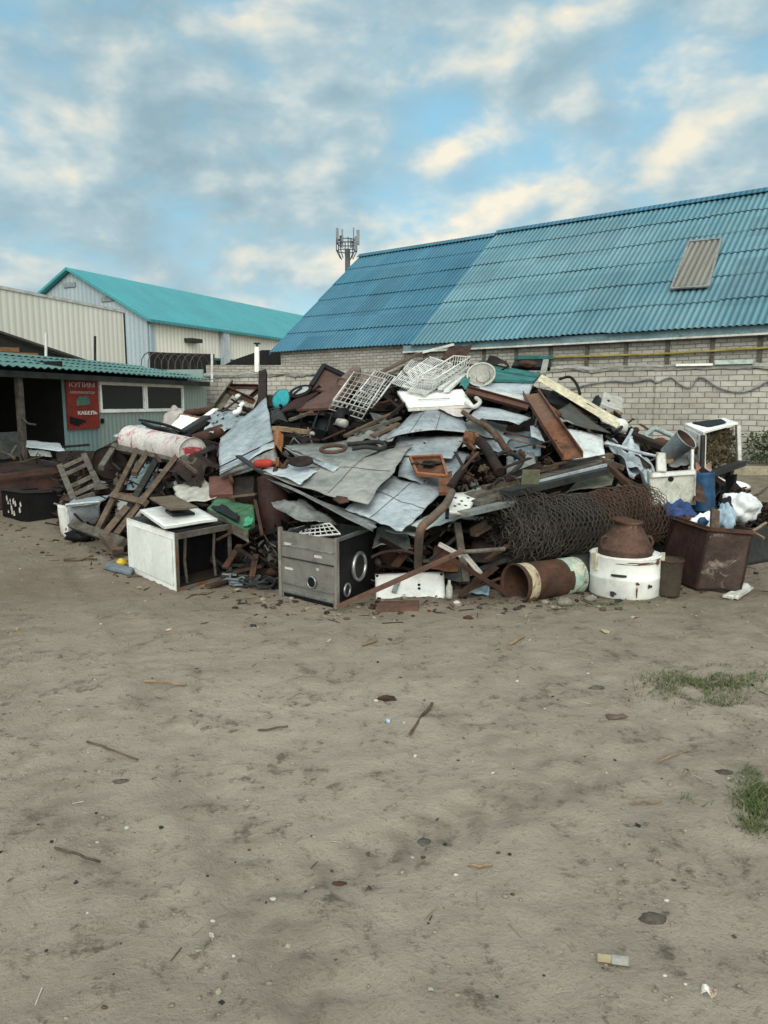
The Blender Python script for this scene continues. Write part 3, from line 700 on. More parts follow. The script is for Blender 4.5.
c = MB(); q = FS.at(102, 421, OV); c.box(q.x-.04, OV-.03, q.z-.05, q.x+.04, OV+.0, q.z+.05); part('socket_box', c, black, sh_, False)
# sign with lettering
q0, q1 = FS.at(69, 430, OV-.05), FS.at(97.5, 380, OV-.05)
sg = thing('shop_sign', 'red shop sign with pale Cyrillic lettering on the green wall', 'sign', FS.w(q0.x, OV-.05, q0.z), FS.rz)
W_, H_ = q1.x-q0.x, q1.z-q0.z
c = MB(); c.box(0, 0, 0, W_, .03, H_); part('board', c, paint('sign_red', (.19, .026, .021), dirt=.3, rough=.5), sg, False)
def text(s_, x, z, wd, ht, mat_):
    cu = bpy.data.curves.new('lettering', 'FONT'); cu.body = s_; cu.extrude = .003; cu.size = 1; cu.offset = .012
    o = bpy.data.objects.new('lettering', cu); col.objects.link(o)
    bpy.context.view_layer.update(); me = bpy.data.meshes.new_from_object(o.evaluated_get(bpy.context.evaluated_depsgraph_get()))
    bpy.data.objects.remove(o); bpy.data.curves.remove(cu); me.materials.clear(); me.materials.append(mat_)
    xs_ = [q.co.x for q in me.vertices]; ys_ = [q.co.y for q in me.vertices]
    for q in me.vertices: q.co = V(((q.co.x-min(xs_))/(max(xs_)-min(xs_))*wd, -.004-q.co.z, (q.co.y-min(ys_))/(max(ys_)-min(ys_))*ht))
    o = bpy.data.objects.new('lettering', me); col.objects.link(o); o.parent = sg; o.location = (x, 0, z)
lt = paint('letter_white', (.70, .68, .66), dirt=.4); lt2 = paint('letter_faded', (.46, .36, .35), dirt=.3)
text('КУПИМ', W_*.08, H_*.84, W_*.80, H_*.10, lt2); text('АККУМУЛЯТОР', W_*.08, H_*.71, W_*.80, H_*.05, lt2); text('КАБЕЛЬ', W_*.30, H_*.29, W_*.62, H_*.075, lt)
c = MB(); c.para((W_*.28, -.012, H_*.47), (W_*.40, 0, .02), (0, .011, 0), (0, 0, H_*.12)); c.para((W_*.30, -.012, H_*.595), (W_*.34, 0, .02), (0, .011, 0), (W_*.04, 0, H_*.045))
c.box(W_*.36, -.012, H_*.64, W_*.41, -.001, H_*.665); c.box(W_*.56, -.012, H_*.65, W_*.61, -.001, H_*.675); part('battery_picture', c, paint('sign_green', (.08, .16, .13), dirt=.3), sg, False)
c = MB()
for i in range(3): c.beam((W_*.04, -.006, H_*(.24-.045*i)), (W_*(.52-.1*i), -.006, H_*(.155-.035*i)), .01, .045, (0, 0, 1))
part('cable_picture', c, black, sg, False)

# ------------------------------------------------------------------ the heap: dark packed scrap under the pieces one can tell apart
def pts(*a): return [S(*p) for p in a]
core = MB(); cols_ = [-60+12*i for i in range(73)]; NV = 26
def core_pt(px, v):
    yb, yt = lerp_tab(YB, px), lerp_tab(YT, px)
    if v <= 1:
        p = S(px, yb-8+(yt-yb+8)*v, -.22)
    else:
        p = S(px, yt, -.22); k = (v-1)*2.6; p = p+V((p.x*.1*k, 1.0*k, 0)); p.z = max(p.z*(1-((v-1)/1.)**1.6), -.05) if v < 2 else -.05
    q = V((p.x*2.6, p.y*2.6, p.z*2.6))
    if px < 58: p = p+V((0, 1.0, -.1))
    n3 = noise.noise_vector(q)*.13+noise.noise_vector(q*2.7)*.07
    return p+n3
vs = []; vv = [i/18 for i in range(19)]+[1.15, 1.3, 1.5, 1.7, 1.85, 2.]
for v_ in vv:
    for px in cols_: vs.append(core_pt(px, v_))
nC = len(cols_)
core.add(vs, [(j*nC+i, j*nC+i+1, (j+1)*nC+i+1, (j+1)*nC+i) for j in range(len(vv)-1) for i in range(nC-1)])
rr = random.Random(3)
def rv(s): return V((rr.uniform(-1, 1), rr.uniform(-1, 1), rr.uniform(-1, 1)))*s
for i in range(3600):
    px = rr.uniform(-30, 775); yb, yt = lerp_tab(YB, px), lerp_tab(YT, px)
    py = yb+4-(yb-yt-2)*rr.random()**.9
    if px < 64 and py > 464: continue
    p = S(px, py, rr.uniform(-.16, .05)); core.m = rr.choice([0, 0, 0, 0, 1, 1, 2, 3, 4, 4, 4, 5]); k = rr.random()
    d = rv(1); d.z *= .5; d.normalize()
    if k < .45: core.beam(p-d*rr.uniform(.05, .3), p+d*rr.uniform(.05, .3), rr.uniform(.008, .04), rr.uniform(.006, .02), rv(1))
    elif k < .78:
        e = d.cross(rv(1)).normalized(); a, b_ = d*rr.uniform(.04, .18), e*rr.uniform(.03, .12); n_ = a.cross(b_).normalized()
        core.poly([p-a-b_*.8, p+a*.8-b_, p+a+b_*.7, p-a*.7+b_], n_, .006)
    elif k < .88:
        q = p; pp = [q]
        for _ in range(5): q = q+rv(.09); pp.append(q)
        core.tube(pp, rr.uniform(.005, .014), 5)
    else: core.blob(p, rr.uniform(.02, .07), rr.uniform(.02, .07), rr.uniform(.02, .05), .5, 4)
core.m = 0
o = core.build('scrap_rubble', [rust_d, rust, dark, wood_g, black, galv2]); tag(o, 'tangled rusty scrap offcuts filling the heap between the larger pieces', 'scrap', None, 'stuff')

def sheet(name, label, cat, q, mat_, group=None, **kw):
    c = MB(); c.sheet(q if isinstance(q[0], V) else pts(*q), **kw); return one(name, label, cat, c, mat_, group)
def bar(name, label, cat, a, b_, w_, h_, mat_, prof='beam', group=None, up=(0, 0, 1)):
    a = a if isinstance(a, V) else S(*a); b_ = b_ if isinstance(b_, V) else S(*b_); c = MB()
    if prof == 'beam': c.beam(a, b_, w_, h_, up)
    elif prof == 'angle': c.angle(a, b_, w_, h_, up)
    elif prof == 'channel': c.channel(a, b_, w_, h_, .008, up)
    elif prof == 'tube':
        n_ = 7; sd = V((a.x*9, a.z*7, 1)); L_ = (b_-a).length
        c.tube([a+(b_-a)*(i/n_)+noise.noise_vector(sd+V((i*.5, 0, 0)))*h_*min(1, 3*min(i, n_-i)/n_) for i in range(n_+1)], w_, 8)
    return one(name, label, cat, c, mat_, group)
def bent_pipe(name, label, cat, p, r, mat_, group=None, k=5):
    c = MB(); c.tube(smooth_pts([q if isinstance(q, V) else S(*q) for q in p], k), r, 8); return one(name, label, cat, c, mat_, group)
def circle(c, x, y, r, n=24): return [c+x*math.cos(2*math.pi*i/n)*r+y*math.sin(2*math.pi*i/n)*r for i in range(n)]

# ================= front appliances standing on the ground
# white stove body lying on its side, open to the right
N_, L_, R_ = GG(177, 593), GG(129, 570.5), GG(232, 578)
a, b_ = L_-N_, R_-N_; a.z = b_.z = 0; z0 = N_.z-.015
hgt = P(178, 534, N_.y).z-z0; up = V((0, 0, hgt)); N_.z = z0
st = thing('kitchen_stove', 'white enamel stove body lying open beside the upturned wooden frame', 'stove', N_)
t = .02; A_, B_ = a.normalized(), b_.normalized()
c = MB(); c.sm = False
c.para(N_, a, B_*t, up)                                     # left enamel side
part('side_panel', c, white, st)
c = MB(); i_ = N_+A_*.05+B_*-.006+V((0, 0, .05)); c.para(i_, a-A_*.1, B_*.005, V((0, 0, hgt-.1)))
part('pressed_panel', c, white, st)
c = MB(); c.para(N_+B_*t+A_*.02, a-A_*.03, b_-B_*2*t, V((0, 0, .055))); part('bottom_panel', c, rust_d, st)
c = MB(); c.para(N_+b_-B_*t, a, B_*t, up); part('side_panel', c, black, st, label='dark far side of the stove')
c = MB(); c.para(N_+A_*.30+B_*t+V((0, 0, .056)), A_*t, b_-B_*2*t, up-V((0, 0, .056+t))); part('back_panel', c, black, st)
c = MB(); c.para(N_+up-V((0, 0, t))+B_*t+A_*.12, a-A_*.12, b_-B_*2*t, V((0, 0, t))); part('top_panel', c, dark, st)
c = MB(); ft = .03
for o_, v_ in ((N_+V((0, 0, .0)), up), (N_+b_-B_*ft, up)): c.para(o_-A_*.012, B_*ft, A_*.03, v_)
c.para(N_-A_*.012+B_*ft+up-V((0, 0, .05)), b_-B_*2*ft, A_*.03, V((0, 0, .05))); c.para(N_-A_*.012+B_*ft, b_-B_*2*ft, A_*.03, V((0, 0, .04)))
part('front_frame', c, paint('stove_rim', (.13, .12, .105), rust=.5, dirt=.6), st)
for k in (.22, .74):
    c = MB(); c.tube([N_+b_*k+A_*.05+V((0, 0, .05)), N_+b_*(k-.03)+A_*.05+V((0, 0, hgt*.5)), N_+b_*k+A_*.05+V((0, 0, hgt-.05))], .014, 6); part('rail', c, wood_g, st)
D0 = N_+up+A_*.30+V((0, 0, .035))
lid = thing('enamel_plate', 'white enamel stove door lying tilted on the open stove body', 'door', D0)
c = MB(); q = [P(139.5, 509.5, 6.95), P(163.5, 526.5, 6.2), P(217.6, 518.5, 6.65), P(186, 501.5, 7.3)]
c.sheet(q, th=.022, crump=.004, edge=.001); part('panel', c, white, lid)
ins = [q[0]*.66+q[2]*.34, q[1]*.66+q[3]*.34, q[2]*.72+q[0]*.28, q[3]*.72+q[1]*.28]
c = MB(); c.sheet([p+V((0, 0, .03)) for p in ins], th=.022, crump=.002, edge=.001); part('inner_plate', c, dark, lid)
q = [P(150, 502.5, 7.0), P(170, 514.5, 6.4), P(198, 512, 6.65), P(173, 500, 7.15)]
sheet('brown_board', 'brown board lying on the white stove door', 'board', [p+V((0, 0, .05)) for p in q], paint('board_brown', (.15, .115, .085), dirt=.4, rough=.8), crump=.004, th=.018, edge=.004)

# grey oven with round openings
N_, L_, R_ = GG(337, 610), GG(281, 596), GG(374, 590)
a, b_ = L_-N_, R_-N_; a.z = b_.z = 0; N_.z -= .015; hgt = P(336, 540, N_.y).z-N_.z; A_, B_ = a.normalized(), b_.normalized(); Z = V((0, 0, 1)); up = Z*hgt
ov = thing('oven_cabinet', 'grey brown metal oven cabinet with round chrome openings standing on the ground', 'oven', N_)
nA, nB = -B_, -A_       # outward normals of the front-left (spanned by a) and the right face (spanned by b)
c = MB(); c.para(N_+B_*.001, a, B_*.02, up); part('front_panel', c, stove_m, ov)
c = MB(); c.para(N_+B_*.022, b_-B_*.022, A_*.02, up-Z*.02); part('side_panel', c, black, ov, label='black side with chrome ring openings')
c = MB(); c.para(N_+b_-B_*.02+A_*.021, a-A_*.021, B_*.02, up*.98); c.para(N_+a-A_*.02+B_*.022, A_*.02, b_-B_*.043, up*.96); c.para(N_+A_*.021+B_*.022, a-A_*.043, b_-B_*.043, Z*.02); part('cabinet_shell', c, dark, ov)
for o_, k in ((N_-A_*.014+nA*.012, .01), (N_+a-A_*.02+nA*.012, .03)):
    c = MB(); c.para(o_, A_*.035, B_*.035, up+Z*k); part('corner_trim', c, stove_m, ov)
c = MB(); c.para(N_-A_*.012+B_*.026+up-Z*.018, b_-B_*.03, A_*.028, Z*.026); part('top_rim', c, chrome, ov)
for k, (z_, h_, mm_) in enumerate(((.02, .012, chrome), (.115, .018, chrome), (.235, .010, chrome), (.62, .008, dark), (.80, .008, chrome))):
    c = MB(); c.para(N_+A_*.03+nA*.010+up*z_, a-A_*.06, B_*.011, Z*h_); part('strip', c, mm_, ov)
c = MB(); c.para(N_+A_*.04+nA*.004+up*.02, a-A_*.08, B_*.005, up*.075); part('lower_band', c, black, ov)
def ring(o_, x, y, r, th, nrm):
    c = MB(); p_ = circle(o_, x, y, r); c.tube(p_+[p_[0]], th, 7, False); return c
def disc(o_, x, y, r, nrm, th=.008): c = MB(); c.poly(circle(o_+nrm*th, x, y, r), nrm, th*.9); return c
o_ = N_+a*.42+up*.34
part('knob_hole', disc(o_, A_, Z, .045, nA, .014), black, ov); part('knob_ring', ring(o_+nA*.012, A_, Z, .047, .008, nA), chrome, ov)
for (ka, kz, w2, h2) in ((.24, .70, .09, .022), (.78, .80, .09, .025), (.76, .45, .10, .018), (.30, .52, .03, .02)):
    c = MB(); c.para(N_+a*ka+nA*.003+up*kz, A_*w2, B_*.004, Z*h2); part('label_plate', c, white2, ov)
o_ = N_+b_*.56+up*.50
part('porthole', disc(o_, B_, Z, .112, nB, .006), dark, ov); part('porthole_ring', ring(o_+nB*.010, B_, Z, .112, .017, nB), chrome, ov)
o_ = N_+b_*.24+up*.24
part('small_opening', disc(o_, B_, Z, .05, nB, .007), dark, ov); part('opening_ring', ring(o_+nB*.008, B_, Z, .05, .010, nB), chrome, ov)

def wire_basket(name, label, cat, o_, u, v_, h_, mat_, nu=9, nv=6, nh=3, r=.006, group=None, lid_open=True):
    c = MB()
    for k in range(nu+1):
        q = o_+u*(k/nu); c.tube([q+h_, q, q+v_, q+v_+h_], r, 5, False)
    for k in range(nv+1):
        q = o_+v_*(k/nv); c.tube([q+h_, q, q+u, q+u+h_], r, 5, False)
    for k in range(1, nh+1):
        q = o_+h_*(k/nh); c.tube([q, q+u, q+u+v_, q+v_, q], r*(1.9 if k == nh else 1), 6, False)
    return one(name, label, cat, c, mat_, group)
def rack(name, label, cat, q, mat_, n=12, r=.006, group=None):
    a, b_, c_, d = q; c = MB(); c.tube([a, b_, c_, d, a], r*1.7, 6, False)
    for k in range(1, n):
        t = k/n; c.tube([a+(b_-a)*t, d+(c_-d)*t], r, 5, False)
    for t in (.35, .7): c.tube([a+(d-a)*t, b_+(c_-b_)*t], r, 5, False)
    return one(name, label, cat, c, mat_, group)
q = [P(296, 538, 6.1), P(340, 534, 6.05), P(330, 523.5, 6.35), P(305, 527, 6.5)]
rack('oven_rack', 'white wire rack tilted in the top of the grey oven cabinet', 'rack', q, wire_m, 7)
q = [P(284, 537, 6.2), P(312, 536, 6.15), P(305, 526, 6.5), P(290, 529, 6.5)]
rack('oven_rack', 'second smaller wire rack leaning left in the oven cabinet', 'rack', q, chrome, 6)

# white panel leaning in front, with holes and hinge
q = [GG(376, 601), GG(445, 600), P(444, 571.5, 6.12), P(375, 574, 6.15)]
wp = thing('enamel_board', 'white enamel panel with small holes propped against the heap beside the oven', 'panel', (q[0]+q[1])/2)
c = MB(); c.sheet(q, th=.02, crump=.003, edge=.002); part('panel', c, white, wp)
nf = (q[1]-q[0]).cross(q[3]-q[0]).normalized(); nf = nf if nf.y < 0 else -nf
def on(u, v_): return (q[0]*(1-u)+q[1]*u)*(1-v_)+(q[3]*(1-u)+q[2]*u)*v_
ux, uy = (q[1]-q[0]).normalized(), (q[3]-q[0]).normalized()
for u, v_ in ((.63, .5), (.63, .36), (.03, .9), (.96, .88)): c = MB(); c.poly(circle(on(u, v_)+nf*.008, ux, uy, .012, 10), nf, .006); part('hole', c, black, wp)
c = MB(); c.beam(on(.26, .18)+nf*.02, on(.33, .62)+nf*.02, .04, .02, nf); part('hinge', c, galv2, wp)
c = MB(); c.para(GG(377, 612.5), GG(418, 613)-GG(377, 612.5), GG(419, 606)-GG(418, 613), V((0, 0, .035))); one('brick_slab', 'reddish slab lying flat in front of the white panel', 'slab', c, paint('earthy_brick', (.13, .075, .058), dirt=.6, rough=.95))

# white wash tub and rusty milk can
p = GG(634, 602.5); p.y += .27; z0 = gz(p.x, p.y)-.01; p.z = z0; rT = .288
tub = thing('enamel_tub', 'white round enamel tub with rust spots holding the rusty milk can', 'tub', p)
hT = P(626, 560, p.y-rT).z-z0
c = MB(); c.lathe([(0, .01), (rT-.02, .01), (rT, .03), (rT*1.0, hT*.48), (rT*1.012, hT*.5), (rT*1.0, hT*.53), (rT, hT-.01), (rT+.008, hT), (rT-.01, hT+.004), (rT-.02, hT-.02), (rT-.025, hT-.012), (0, hT-.008)], p, (0, 0, 1), 40, dent=.015); part('body', c, white, tub)
for an in (R(200), R(-20)):
    d = V((math.cos(an), math.sin(an), 0)); c = MB(); c.beam(p+d*(rT+.01)+Z*(hT-.12), p+d*(rT+.01)+Z*(hT+.02), .05, .03, d); part('lug', c, cream, tub)
for dx, z_, w2, h2, mm_ in ((-.13, .22, .11, .022, dark), (-.165, .065, .05, .04, dark), (.01, .16, .03, .03, rust), (.12, .13, .035, .035, dark), (.01, .10, .012, .08, rust_o), (.2, .33, .04, .05, rust_o), (.05, hT-.035, .3, .02, rust_o)):
    c = MB(); vs_ = [(0, 0)]; sd = rr.random()*40
    for i in range(18):
        q = i*math.pi/9; k = 1+.8*noise.noise(V((math.cos(q)*1.6, math.sin(q)*1.6, sd))); vs_.append((w2*.5*k*math.cos(q), h2*.5*k*math.sin(q)))
    if w2 > .09 and mm_ == dark: vs_ = [(0, 0)]+[(w2*.5*max(-1, min(1, 1.3*math.cos(i*math.pi/9))), h2*.5*max(-1, min(1, 1.3*math.sin(i*math.pi/9)))) for i in range(18)]
    c.add([p+V((dx+x_, -math.sqrt(max(0, (rT*1.03)**2-(dx+x_)**2)), z_+y_)) for x_, y_ in vs_], [(0, i+1, (i+1) % 18+1) for i in range(18)]); part('rust_spot' if mm_ != dark else 'stain', c, mm_, tub)
pc = p+V((0.0, .03, hT-.10)); rc = .215
can = thing('milk_can', 'rusty old milk can with side handles sitting in the white tub', 'can', pc)
c = MB(); c.lathe([(0, 0), (rc*.95, 0), (rc, .03), (rc, .125), (rc*1.04, .13), (rc*1.04, .145), (rc*1.0, .15), (rc*.98, .162), (rc*.88, .205), (rc*.72, .265), (rc*.58, .312), (rc*.52, .328), (rc*.50, .35), (rc*.57, .358), (rc*.56, .372), (rc*.45, .372), (rc*.43, .34)], pc, (0.05, -.02, 1), 40, dent=.05); part('body', c, can_m, can)
c = MB(); c.lathe([(rc*.44, 0), (rc*.51, .012), (rc*.51, .026), (rc*.3, .036), (0, .034)], pc+Z*.355+V((-.012, -.01, 0)), (.12, -.1, 1), 24); part('lid', c, rust, can)
for sg_ in (-1, 1):
    d = V((sg_, -.25, 0)).normalized(); c = MB(); c.tube(smooth_pts([pc+d*rc*.98+Z*.165, pc+d*rc*1.04+Z*.19, pc+d*rc*.95+Z*.24, pc+d*rc*.80+Z*.235], 4), .012, 7); part('handle', c, can_m, can)
# rusty pail
p = GG(671, 600); p.y += .1; p.z = gz(p.x, p.y)-.01; c = MB(); c.lathe([(0, .01), (.10, .01), (.105, .03), (.112, .30), (.118, .31), (.106, .312), (.10, .05), (0, .04)], p, (.03, .02, 1), 26, dent=.05); pa = thing('rusty_pail', 'small dark rusty pail standing right of the white tub', 'pail', p); part('body', c, paint('pail', (.075, .062, .048), rust=.4, dirt=.5), pa); c = MB(); c.tube(circle(p+V((.009, .006, .312)), V((1, 0, 0)), V((0, 1, 0)), .114)+[p+V((.123, .006, .312))], .007, 6, False); part('rim', c, rust, pa)

# big rusty bin
b0, b1, b2 = GG(696, 592.5), GG(738, 596), GG(752, 575)
f0, f1 = P(710, 530.5, b0.y), P(753, 534, b1.y+.1); 
a0, a1 = P(675, 519, b0.y+.55), P(716, 517, b0.y+1.15)
c0 = GG(674, 568)
bn = thing('steel_bin', 'large square rust brown steel bin on the right of the heap', 'bin', b0)
bt = [b0-Z*.02, b1-Z*.02, b1+V((.10, .75, 0)), b0+V((-.13, .65, 0))]; tp = [f0, f1, f1+V((.14, .85, -.02)), V((a0.x, a0.y, a0.z))]
for i, lab in ((0, 'front'), (1, 'right'), (2, 'back'), (3, 'left')):
    j = (i+1) % 4; c = MB(); c.sheet([bt[i], bt[j], tp[j], tp[i]], th=.012, crump=.012, edge=.001); part('side_wall', c, paint('bin_rust', (.075, .05, .042), (.030, .022, .02), rust=.48, dirt=.5, rough=.8, scale=4.5, bump=.4, rc=(.13, .10, .085)) if i == 0 else rust_r, bn)
c = MB()
for i in range(4): c.angle(tp[i], tp[(i+1) % 4], .03, .006)
part('rim', c, rust, bn); c = MB(); c.sheet([q*.97+bt[0]*.03+Z*.05 for q in bt], th=.01, crump=.01); part('floor_plate', c, rust_d, bn)
bar('wooden_post', 'brown wooden post sticking up from the big steel bin', 'post', P(714, 535, b0.y+.15), P(715, 510, b0.y+.35), .075, .03, wood, up=(0, 1, 0))
p = P(705, 526, b0.y+.6); c = MB(); c.blob(p-Z*.02, .16, .15, .15, .25, 20, 2., .2); one('white_sack', 'white sack with a blue patch stuffed in the big steel bin', 'sack', c, bag_w)
c = MB(); c.blob(p+V((-.10, -.17, .06)), .05, .03, .05, .3, 7); one('blue_scrap', 'small blue plastic scrap on the white sack', 'scrap', c, blue)
c = MB(); c.blob(P(725, 522, b0.y+.45)+Z*.02, .08, .12, .16, .3, 16, 2., .2); one('grey_bag', 'pale blue grey plastic bag beside the post in the bin', 'bag', c, rag)
bar('stick', 'bare stick lying over the right rim of the bin', 'stick', P(740, 526, 6.9), P(764, 538, 6.6), .012, .01, wood_y, 'tube'); bar('stick', 'forked stick end pointing up behind the bin', 'stick', P(744, 535, 6.8), P(766, 523, 7.1), .014, .02, wood_y, 'tube')
p0 = GG(746, 560); c = MB(); q = [GG(742, 566), GG(768, 560), GG(775, 550)]; c.sheet([q[0], q[1]+V((.1, 0, 0)), P(775, 526, q[1].y+.2), P(742, 528, q[0].y+.2)], th=.02, crump=.01); c.sheet([q[1]+V((.1, 0, 0)), q[1]+V((.3, .8, 0)), P(790, 522, q[1].y+.8), P(775, 526, q[1].y+.2)], th=.02)
one('trough', 'grey green metal trough behind the big rusty bin', 'trough', c, dark)
q = [GG(722, 600), GG(738, 601.5), GG(753, 594), GG(741, 589)]
sheet('flat_board', 'weathered grey board lying on the ground before the rusty bin', 'board', [p+Z*(.03 if i in (0, 1) else .05) for i, p in enumerate(q)], white2, crump=.015, th=.02)

# steel pipe drum on its side
a, b_ = GG(514, 604), GG(580, 594); ra = .165; a = P(514, 584.5, a.y+.08); b_ = P(590, 573.5, a.y+.50); ax = (b_-a); ln = ax.length
dm = thing('steel_pipe', 'rusty steel pipe section with flaking cream paint lying on the ground', 'pipe', (a+b_)/2-Z*ra)
c = MB(); c.lathe([(ra*.93, .03), (ra*1.0, 0), (ra*1.03, .01), (ra*1.02, .03), (ra, .05), (ra, ln*.60)], a, ax, 32, dent=.012); part('rusty_section', c, rust, dm)
c = MB(); c.lathe([(ra*1.005, .045), (ra*1.005, .14)], a, ax, 32); part('paint_band', c, paint('flaked_cream', (.42, .36, .25), rust=.75, dirt=.4, scale=2), dm)
c = MB(); c.lathe([(ra*1.003, ln*.56), (ra*1.004, ln*.78)], a, ax, 32); part('painted_section', c, paint('flaked_turquoise', (.46, .44, .36), (.16, .36, .34), rust=.5, dirt=.4, scale=5), dm)
c = MB(); c.lathe([(ra, ln*.775), (ra*1.06, ln*.79), (ra*1.07, ln), (ra*1.0, ln+.02), (0, ln+.02)], a, ax, 32, dent=.03); part('end_collar', c, dark, dm)
c = MB(); c.lathe([(ra*.94, .03), (ra*.93, ln*.5), (0, ln*.5)], a, ax, 28); part('bore', c, rust, dm)

# roll of chain link mesh
def mesh_roll(name, label, a, b_, r0, mats_, turns=3.2, seed=1, loose=.0, wires=70):
    ax = b_-a; L_ = ax.length; d = ax.normalized(); x = d.cross(Z).normalized(); y = x.cross(d); rg = random.Random(seed); c = MB()
    for layer, rr_ in ((0, 1.), (1, .93), (2, .8), (3, .66), (4, .55), (5, .42), (6, .28)):
        nw = int(wires*(1 if layer < 2 else .6))
        for k in range(nw):
            s0 = k/nw; ph = rg.random()*6.28; pp = []; n_ = 72
            for i in range(n_+1):
                q = 2*math.pi*i/n_*1.0; zz = .5*math.sin(i*math.pi*.5+.4)*(1 if k % 2 else -1)/nw*1.5
                R_ = r0*rr_*(1+.10*noise.noise(V((q*.6, s0*3, layer)))+loose*noise.noise(V((q*1.6, s0*9, layer+5)))*(1.6 if s0 < .3 else .5))
                sag = -.10*r0*math.sin(math.pi*s0)
                jig = noise.noise_vector(V((i*.45, k*1.7, layer)))*.009*(3.2 if s0 < .22 else 1)
                pp.append(a+ax*(s0+zz)+x*R_*math.cos(q)*1.05+y*(R_*math.sin(q)*.92+sag)+jig)
            c.m = 0 if s0 < .56+.1*noise.noise(V((k*.3, layer, 0))) else 1
            c.tube(pp, .0036, 4, False)
    for i in range(60):    # loose curled ends at the open end
        q = rg.uniform(0, 6.28); R_ = r0*rg.uniform(.5, 1.05); p_ = a+ax*rg.uniform(-.02, .2)+x*R_*math.cos(q)+y*R_*math.sin(q); pp = [p_]
        t_ = rg.uniform(0, 6.28); k_ = rg.uniform(.03, .09)
        for j in range(9):
            t_ += rg.uniform(.3, 1.); p_ = p_+(x*math.cos(t_)+y*math.sin(t_)-d*rg.uniform(-.3, .5))*k_*.6; pp.append(p_)
        c.m = 0; c.tube(pp, .0045, 4, False)
    return one(name, label, 'wire mesh', c, mats_)
a, b_ = P(497, 531, 6.35), P(646, 514, 7.1)
mesh_roll('wire_mesh_roll', 'big roll of tangled chain link mesh lying over the steel pipe', a, b_, .315, [wire_d, wire_r], loose=.16)

def chunk(c, p, rx, ry, rz):
    '''a broken angular lump: a few plates and stubs knocked together'''
    for i in range(5):
        d = V((rr.uniform(-1, 1)*rx, rr.uniform(-1, 1)*ry, rr.uniform(-1, 1)*rz)); e = rv(1).normalized()
        c.beam(p+d*.5-e*rx*rr.uniform(.4, .9), p+d*.5+e*rx*rr.uniform(.4, .9), rr.uniform(.3, .9)*ry, rr.uniform(.15, .6)*ry, rv(1))
    sm = MB(); sm.blob(p, rx*.7, ry*.8, rz*.7, .7, 5, 3.); c.add(sm.v, sm.f)
# ================= left side of the heap
q = [GG(-6, 512), GG(62, 505)]; a, b_ = q; c = MB()
t0 = [P(-6, 474, a.y+.1), P(62, 466, b_.y+.1)]
bx = thing('rusty_tank', 'long dark red rusted steel tank at the left end of the heap', 'tank', (a+b_)/2)
c.sheet([a, b_, t0[1], t0[0]], th=.02, crump=.012); c.sheet([b_, b_+V((-.25, 1., 0)), P(58, 458, b_.y+1.1), t0[1]], th=.02, crump=.01); part('side_wall', c, rust_r, bx)
c = MB(); c.sheet([t0[0]+V((0, 0, .004)), t0[1]+V((0, 0, .004)), P(58, 458, b_.y+1.1), P(-6, 463, a.y+1.)], th=.02, crump=.02); part('top_plate', c, rust_d, bx)
c = MB(); c.beam(P(-6, 479, a.y-.01), P(62, 471, b_.y-.01), .02, .035); part('seam', c, rust, bx)
a, b_, d = GG(28, 523), GG(3, 517), GG(63, 519); hz_ = P(28, 493, a.y).z-a.z
ux, uy = b_-a, d-a; ux.z = uy.z = 0
bx = thing('steel_box', 'black open steel box with peeling paint in front of the rusted tank', 'box', a)
c = MB(); c.para(a, ux, uy.normalized()*.02, Z*hz_); c.para(a+uy.normalized()*.022, uy*.98, ux.normalized()*.02, Z*hz_*.97); c.para(a+ux-ux.normalized()*.02+uy.normalized()*.022, uy, ux.normalized()*.02, Z*hz_*.98); part('shell', c, black, bx)
c = MB(); c.angle(a+Z*hz_, a+uy+Z*hz_*.99, .035, .006); c.angle(a+ux+Z*hz_, a+Z*hz_, .035, .006); part('rim', c, dark, bx)
c = MB(); nf = -uy.normalized(); 
for i in range(14): p = a+ux*rr.uniform(.2, .75)+Z*hz_*rr.uniform(.15, .85)+nf*.003; e = rr.uniform(.01, .03); c.poly([p+ux.normalized()*x_*e+Z*z_*e*1.7+nf*.0015*i for x_, z_ in ((-1, -.6), (.7, -1), (1, .5), (-.3, 1))], nf, .002)
part('flaked_paint', c, white2, bx); bx.children[-1]['kind'] = 'stuff'
sheet('white_sheet', 'white sheet lying on scrap under the shop porch', 'sheet', [P(26, 447, 12.0), P(66, 452, 11.9), P(60, 443, 12.6), P(27, 440, 12.7)], galv3, crump=.01)
sheet('grey_sheet', 'dull grey strip under the white sheet by the porch', 'sheet', [P(30, 455, 11.6), P(52, 456, 11.6), P(50, 450, 12.1), P(28, 449, 12.1)], galv2, crump=.02)
bar('scrap_bar', 'thin broken rod poking up left of the porch post', 'rod', (10, 457, .1), (16, 446, .0), .02, .02, wood_g, 'tube')
bar('scrap_bar', 'short brown rod leaning beside the porch post', 'rod', (2, 452, .1), (14, 458, .2), .025, .02, wood, 'tube')

# grey stool frame with slats
def P_(px, py, off): return S(px, py, off)
fr_ = thing('slatted_stool', 'grey slatted wooden stool frame tipped over on the scrap', 'stool', S(80, 498, .3))
A0, A1, B0, B1 = S(60, 466, .45), S(74, 500, .35), S(84, 455, .30), S(100, 488, .35)
for s_, e_ in ((A0, A1), (B0, B1)): c = MB(); c.beam(s_, e_, .075, .06, (.3, -1, .4)); part('leg', c, wood_g, fr_)
for t in (.08, .30, .66, .88): c = MB(); c.beam(A0+(A1-A0)*t, B0+(B1-B0)*t, .06, .03, (.3, -1, .4)); part('slat', c, wood_g, fr_)
for (x0_, y0_, x1_, y1_) in ((76, 500, 94, 494), (94, 488, 108, 486)): c = MB(); c.beam(S(x0_, y0_, .5), S(x1_, y1_, .3), .05, .05); part('stretcher', c, wood_g, fr_)
